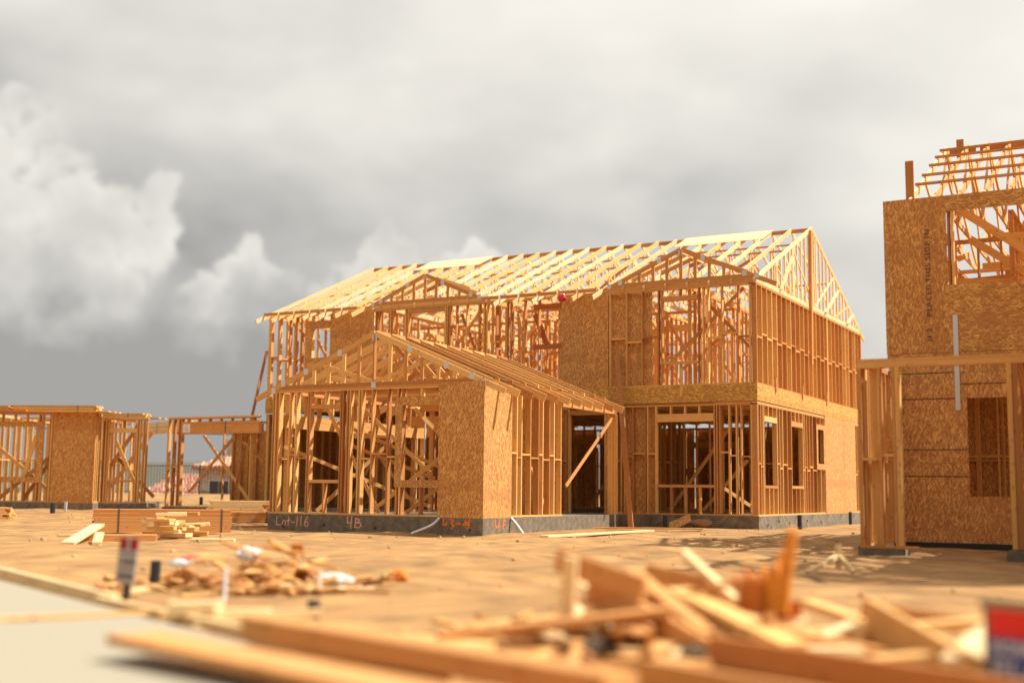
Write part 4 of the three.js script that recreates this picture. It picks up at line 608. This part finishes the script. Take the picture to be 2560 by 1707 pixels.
// splintered yellow board standing up
{
  const g0 = group('splintered_board', null, 10.75, .1, -15.25), YW = std({ map: woodMaps[0], color: lc(.95, .66, .2) }), OW = std({ map: woodMaps[1], color: lc(.85, .52, .22) });
  const jag = (pts, th, mat, nm, z, ry) => { const g = new THREE.ExtrudeGeometry(new THREE.Shape(pts.map(([x, y]) => new THREE.Vector2(x, y))), { depth: th, bevelEnabled: true, bevelSize: .003, bevelThickness: .003, bevelSegments: 1 }); const uv = g.attributes.uv; for (let i = 0; i < uv.count; i++) uv.setXY(i, uv.getY(i) / 1.9, uv.getX(i) / .42); const m = new THREE.Mesh(g, mat); m.name = nm; m.rotation.y = ry; place(m, g0, V(10.75, .1, z)); };
  jag([[-.17, .04], [.15, .1], [.17, .26], [.225, .57], [.175, .6], [.13, .38], [.10, .30], [.085, .41], [.06, .30], [.035, .345], [.0, .28], [-.02, .37], [-.05, .26], [-.10, .30], [-.16, .22]], .03, YW, 'splinter', -15.27, -.35);
  jag([[-.2, .03], [-.02, .07], [-.03, .25], [-.06, .33], [-.075, .24], [-.12, .36], [-.14, .25], [-.19, .31], [-.23, .18]], .025, OW, 'splinter', -15.33, -.2);
  jag([[.02, .06], [.16, .09], [.12, .34], [.1, .47], [.075, .33], [.04, .37]], .02, OW, 'splinter', -15.22, -.5);
  stick(g0, 'broken_base', [10.52, .14, -15.34], [10.93, .2, -15.2], .05, .13, OW); tag(g0, 'splintered yellow board pointing upwards in the right debris heap', 'board');
}
// wide boards at the right
board([11.36, .19, -15.35], [12.12, .05, -16.62], .045, .24, WOOD[0], 'wide board on edge running towards the red and blue sign', 'foreground_beam');
board([12.02, .13, -16.55], [12.15, .26, -15.95], .16, .04, PALE[0], 'pale board leaning up beside the red and blue sign', 'loose_board');
board([11.25, .22, -15.05], [11.8, .15, -14.95], .04, .1, WOOD[1], 'narrow orange board behind the wide board near the sign', 'loose_board');
board([10.8, .2, -14.6], [11.4, .13, -15.2], .12, .05, WOOD[2], 'board sloping behind the wide board on edge', 'loose_board');
board([10.9, .06, -15.7], [11.4, .1, -16.2], .3, .04, PALE[0], 'broad pale board lying flat at the foot of the splintered one', 'loose_board');
board([10.4, .05, -16.7], [10.9, .07, -16.9], .2, .04, WOOD[3], 'dark board low between the long beam and the reddish beam', 'loose_board');
for (const [a, b, w, h, m, label] of [
  [[9.0, .05, -16.0], [10.15, .2, -15.35], .2, .04, WOOD[0], 'long plank sloping up to the back left of the right heap'],
  [[9.35, .1, -16.75], [10.5, .26, -16.25], .16, .045, WOOD[1], 'plank crossing in front of the upright pale board'],
  [[10.35, .33, -15.75], [11.2, .12, -16.3], .18, .045, WOOD[4], 'wide plank sloping right below the splintered board'],
  [[10.0, .42, -15.6], [10.75, .16, -16.35], .1, .045, WOOD[3], 'brown plank sliding down the middle of the right heap'],
  [[11.0, .1, -15.5], [12.0, .2, -15.2], .16, .045, WOOD[2], 'pale plank lying behind the wide board near the sign'],
  [[10.9, .2, -16.1], [11.6, .07, -15.9], .14, .04, WOOD[1], 'plank between the splintered board and the wide board'],
  [[8.7, .05, -16.6], [9.7, .08, -16.9], .22, .045, WOOD[2], 'pale plank flat behind the long foreground beam'],
  [[11.3, .05, -16.5], [12.2, .16, -16.15], .16, .045, WOOD[4], 'plank propped between reddish beam and wide board']]) board(a, b, w, h, m, label, 'heap_plank');
function scraps(n, cx, cz, rx, rz, hgt, label, grp, mats, len = [.14, .55]) { for (let i = 0; i < n; i++) { const a = R() * 6.28, q = Math.sqrt(R()), x = cx + Math.cos(a) * q * rx, z = cz + Math.sin(a) * q * rz, an = rr(0, 3.14), L = rr(...len), y = gy(x, z) + .02 + hgt * (1 - q) * R(), t = rr(-.45, .45) * Math.min(1, hgt * 3); board([x - L / 2 * Math.cos(an), Math.max(gy(x, z), y - t * L / 2), z - L / 2 * Math.sin(an)], [x + L / 2 * Math.cos(an), y + t * L / 2 + .01, z + L / 2 * Math.sin(an)], rr(.03, .13), rr(.012, .04), mats, label, 'scrap_board', grp); } }
const BROWN = [WOOD[0], WOOD[3], WOOD[4], WOOD[5], PALE[0], WOOD[1], WOOD[5], WOOD[3]];
scraps(60, 5.5, -13.65, 1.05, .85, .5, 'short wood scrap in the thick of the debris heap left of centre', 'wood scraps in the left debris heap', BROWN, [.2, .7]);
scraps(44, 5.2, -13.6, 1.7, 1.35, .06, 'flat wood scrap strewn round the debris heap left of centre', 'wood scraps strewn round the left heap', BROWN);
scraps(62, 10.35, -15.95, .85, .8, .42, 'short wood scrap in the thick of the debris heap at the right', 'wood scraps in the right debris heap', BROWN, [.2, .7]);
scraps(30, 10.2, -15.7, 1.5, 1.1, .10, 'flat wood scrap strewn round the debris heap at the right', 'wood scraps strewn round the right heap', BROWN, [.3, .9]);
scraps(40, 10.2, -15.75, 1.15, .85, .38, 'long broken lath in the debris heap at the right', 'broken laths in the right debris heap', [WOOD[1], WOOD[3], WOOD[5], PALE[1], WOOD[0], PALE[0]], [.4, 1.0]);
scraps(16, 7.6, -16.4, .55, .4, .10, 'short wood scrap beside the concrete walk', 'wood scraps beside the concrete walk', [PALE[0], WOOD[0], WOOD[2]]);
scraps(10, 11.7, -15.5, .4, .6, .10, 'short wood scrap near the red and blue sign', 'wood scraps near the sign', [WOOD[0], WOOD[5], PALE[0]]);
board([7.35, .14, -16.75], [7.62, .15, -16.55], .1, .09, PALE[0], 'pale wood block on top of the scraps beside the walk', 'wood_block'); board([7.66, .0, -16.66], [7.67, .17, -16.66], .05, .09, PALE[0], 'pale wood block standing on end beside the walk', 'wood_block', null, [0, 0, 1]); board([7.75, .1, -16.75], [8.2, .13, -16.3], .07, .05, PALE[1], 'pale stick lying across the scraps beside the walk', 'stick');
// crumpled bag, paper, stakes
function crumple(x, y, z, s, mat, name, label, cat, sx = 1.3, sy = .7) { const g = new THREE.IcosahedronGeometry(s, 5), p = g.attributes.position; for (let i = 0; i < p.count; i++) { const a = p.getX(i) / s, b = p.getY(i) / s, c = p.getZ(i) / s, k = 1 + .55 * fbm(a * 1.8 + x, b * 1.8, c * 1.8 + z, 4) - .25 * Math.abs(fbm(a * 5, b * 5 + x, c * 5, 2)); p.setXYZ(i, a * s * k * sx, b * s * k * sy, c * s * k); } g.computeVertexNormals(); return place(thing(name, label, cat, null, new THREE.Mesh(g, mat)), null, V(x, y, z)); }
crumple(5.05, .27, -13.3, .1, WHITE, 'plastic_bag', 'white crumpled plastic bag on top of the left debris heap', 'bag'); crumple(6.25, .1, -13.55, .13, WHITE, 'plastic_wrap', 'white crumpled wrap at the right end of the left debris heap', 'bag', 1.5, .4); crumple(4.75, .2, -13.9, .08, std({ color: lc(.72, .7, .7) }), 'paper_wad', 'grey white paper wad on the left debris heap', 'paper', 1.6, .5); crumple(4.6, .22, -13.55, .09, std({ color: lc(.6, .08, .08) }), 'wrapper', 'small red wrapper on the left debris heap', 'wrapper', 1.6, .4);
crumple(5.95, .04, -12.05, .09, ORANGE, 'orange_wrapper', 'small orange scrap alone on the open sand', 'wrapper', 1.2, .7); crumple(10.75, .07, -16.35, .12, std({ color: lc(.24, .18, .12) }), 'rag', 'grey rag among the boards of the right debris heap', 'rag', 1.4, .5); crumple(11.3, .08, -15.9, .09, std({ color: lc(.06, .045, .035) }), 'rubbish_sack', 'black scrap of sacking near the wide board at right', 'sack', 1.4, .7); crumple(10.15, .06, -16.5, .12, std({ color: lc(.10, .06, .035) }), 'dark_rag', 'dark rag under the sloping boards at right', 'rag', 1.5, .5);
{ // stake with a red topped printed board
  const g = group('stake_sign', null, 5.3, 0, -15.1); stick(g, 'stake', [5.3, -.1, -15.1], [5.32, .3, -15.1], .05, .03, BLACKP, [0, 0, 1]);
  const t = canvas(128, 256, (c, w, h) => { c.fillStyle = '#cfcdcb'; c.fillRect(0, 0, w, h); c.fillStyle = '#b8342c'; c.fillRect(0, 0, 54, 66); c.fillRect(76, 0, 52, 66); c.fillStyle = '#5a5660'; for (const [y, hh] of [[80, 14], [118, 30], [164, 12], [196, 36]]) for (let i = 0; i < 7; i++) c.fillRect(8 + i * 17 + R() * 4, y, 6 + R() * 8, hh); });
  const m = new THREE.Mesh(new THREE.BoxGeometry(.15, .37, .03), std({ map: t, color: lc(.62, .6, .6) })); m.name = 'sign_board'; m.rotation.z = -.08; m.rotation.y = .45; place(m, g, V(5.33, .3, -15.13)); tag(g, 'red topped printed board on a stake before the left debris heap', 'sign');
}
board([6.35, .0, -15.1], [6.36, .28, -15.1], .035, .015, WHITE, 'thin white stake standing in front of the left debris heap', 'survey_stake'); board([2.9, .0, -14.6], [2.9, .22, -14.6], .03, .015, WHITE, 'thin white stake alone at the far left', 'survey_stake'); board([6.35, .0, -13.9], [6.36, .2, -13.9], .04, .02, std({ color: lc(.75, .55, .42) }), 'short pinkish stake at the right of the left debris heap', 'survey_stake');
{ // three-legged timber offcut standing in the shade
  const g = group('timber_stand', null, 9.45, 0, -8.3); stick(g, 'post', [9.43, .05, -8.2], [9.42, .33, -8.15], .07, .07, PALE[0]); stick(g, 'leg', [9.42, .2, -8.2], [9.22, .03, -8.75], .06, .05, PALE[1]); stick(g, 'leg', [9.44, .2, -8.2], [9.62, .03, -8.3], .06, .05, PALE[1]); tag(g, 'small pale timber stand in the shade before the sheathed house', 'stand');
}
{ // sign at the bottom right
  const g = group('site_sign', null, 12.35, 0, -16.62), rot = 28.6 * Math.PI / 180;
  const t = canvas(512, 512, (c, w, h) => { c.fillStyle = '#2f4a92'; c.fillRect(0, 0, w, h); c.fillStyle = '#f02a1e'; c.fillRect(0, 0, w, 130); c.fillStyle = '#dcd8d2'; c.strokeStyle = '#dcd8d2'; c.lineWidth = 3; c.font = 'bold 80px sans-serif'; c.fillText('HOMESITE', 24, 206, 640); c.strokeText('HOMESITE', 24, 206, 640); c.font = 'bold 132px sans-serif'; c.fillText('PLAN 4', 24, 326); c.strokeText('PLAN 4', 24, 326); });
  const m = new THREE.Mesh(new THREE.BoxGeometry(.56, .5, .012), [BLACKP, BLACKP, BLACKP, BLACKP, std({ map: t, roughness: .5 }), BLACKP]); m.name = 'sign_face'; m.rotation.y = -.48; place(m, g, V(12.395, .135, -16.61));
  for (const [dx, dz] of [[-.245, .0], [.245, 0]]) { const p = new THREE.Mesh(new THREE.BoxGeometry(.02, .8, .02), std({ color: lc(.1, .075, .05) })); p.name = 'post'; place(p, g, V(12.395 + dx * .88, 0, -16.59 + dx * .47)); }
  const e = new THREE.Mesh(new THREE.BoxGeometry(.6, .03, .03), std({ color: lc(.16, .13, .08) })); e.name = 'top_rail'; e.rotation.y = -.48; place(e, g, V(12.395, .405, -16.61)); tag(g, 'blue site sign with a red top band at the bottom right corner', 'sign');
}
{ // clods and pebbles in the sand
  const g = new THREE.IcosahedronGeometry(.03, 1), n = 900, im = new THREE.InstancedMesh(g, std({ color: lc(.50, .30, .12), roughness: 1 }), n), M = new THREE.Matrix4(), q = new THREE.Quaternion(), e = new THREE.Euler();
  for (let i = 0; i < n; i++) { const x = rr(-16, 13), z = rr(-18, 8) , s = Math.pow(R(), 4) * 1.6 + .2; if (x > -5.8 && x < .1 && z > -.05) { M.makeScale(0, 0, 0); } e.set(R() * 6, R() * 6, R() * 6); q.setFromEuler(e); M.compose(V(x, gy(x, z) + .004, z), q, new THREE.Vector3(s, s * .6, s * rr(.7, 1.3))); im.setMatrixAt(i, M); im.setColorAt(i, lc(rr(.75, 1.1), rr(.7, 1.0), rr(.6, 1))); }
  im.name = 'dirt_clods'; tag(im, 'small dirt clods and pebbles strewn over the sand', 'gravel', null, 'stuff'); im.castShadow = im.receiveShadow = true; scene.add(im);
}
renderer.render(scene, camera);
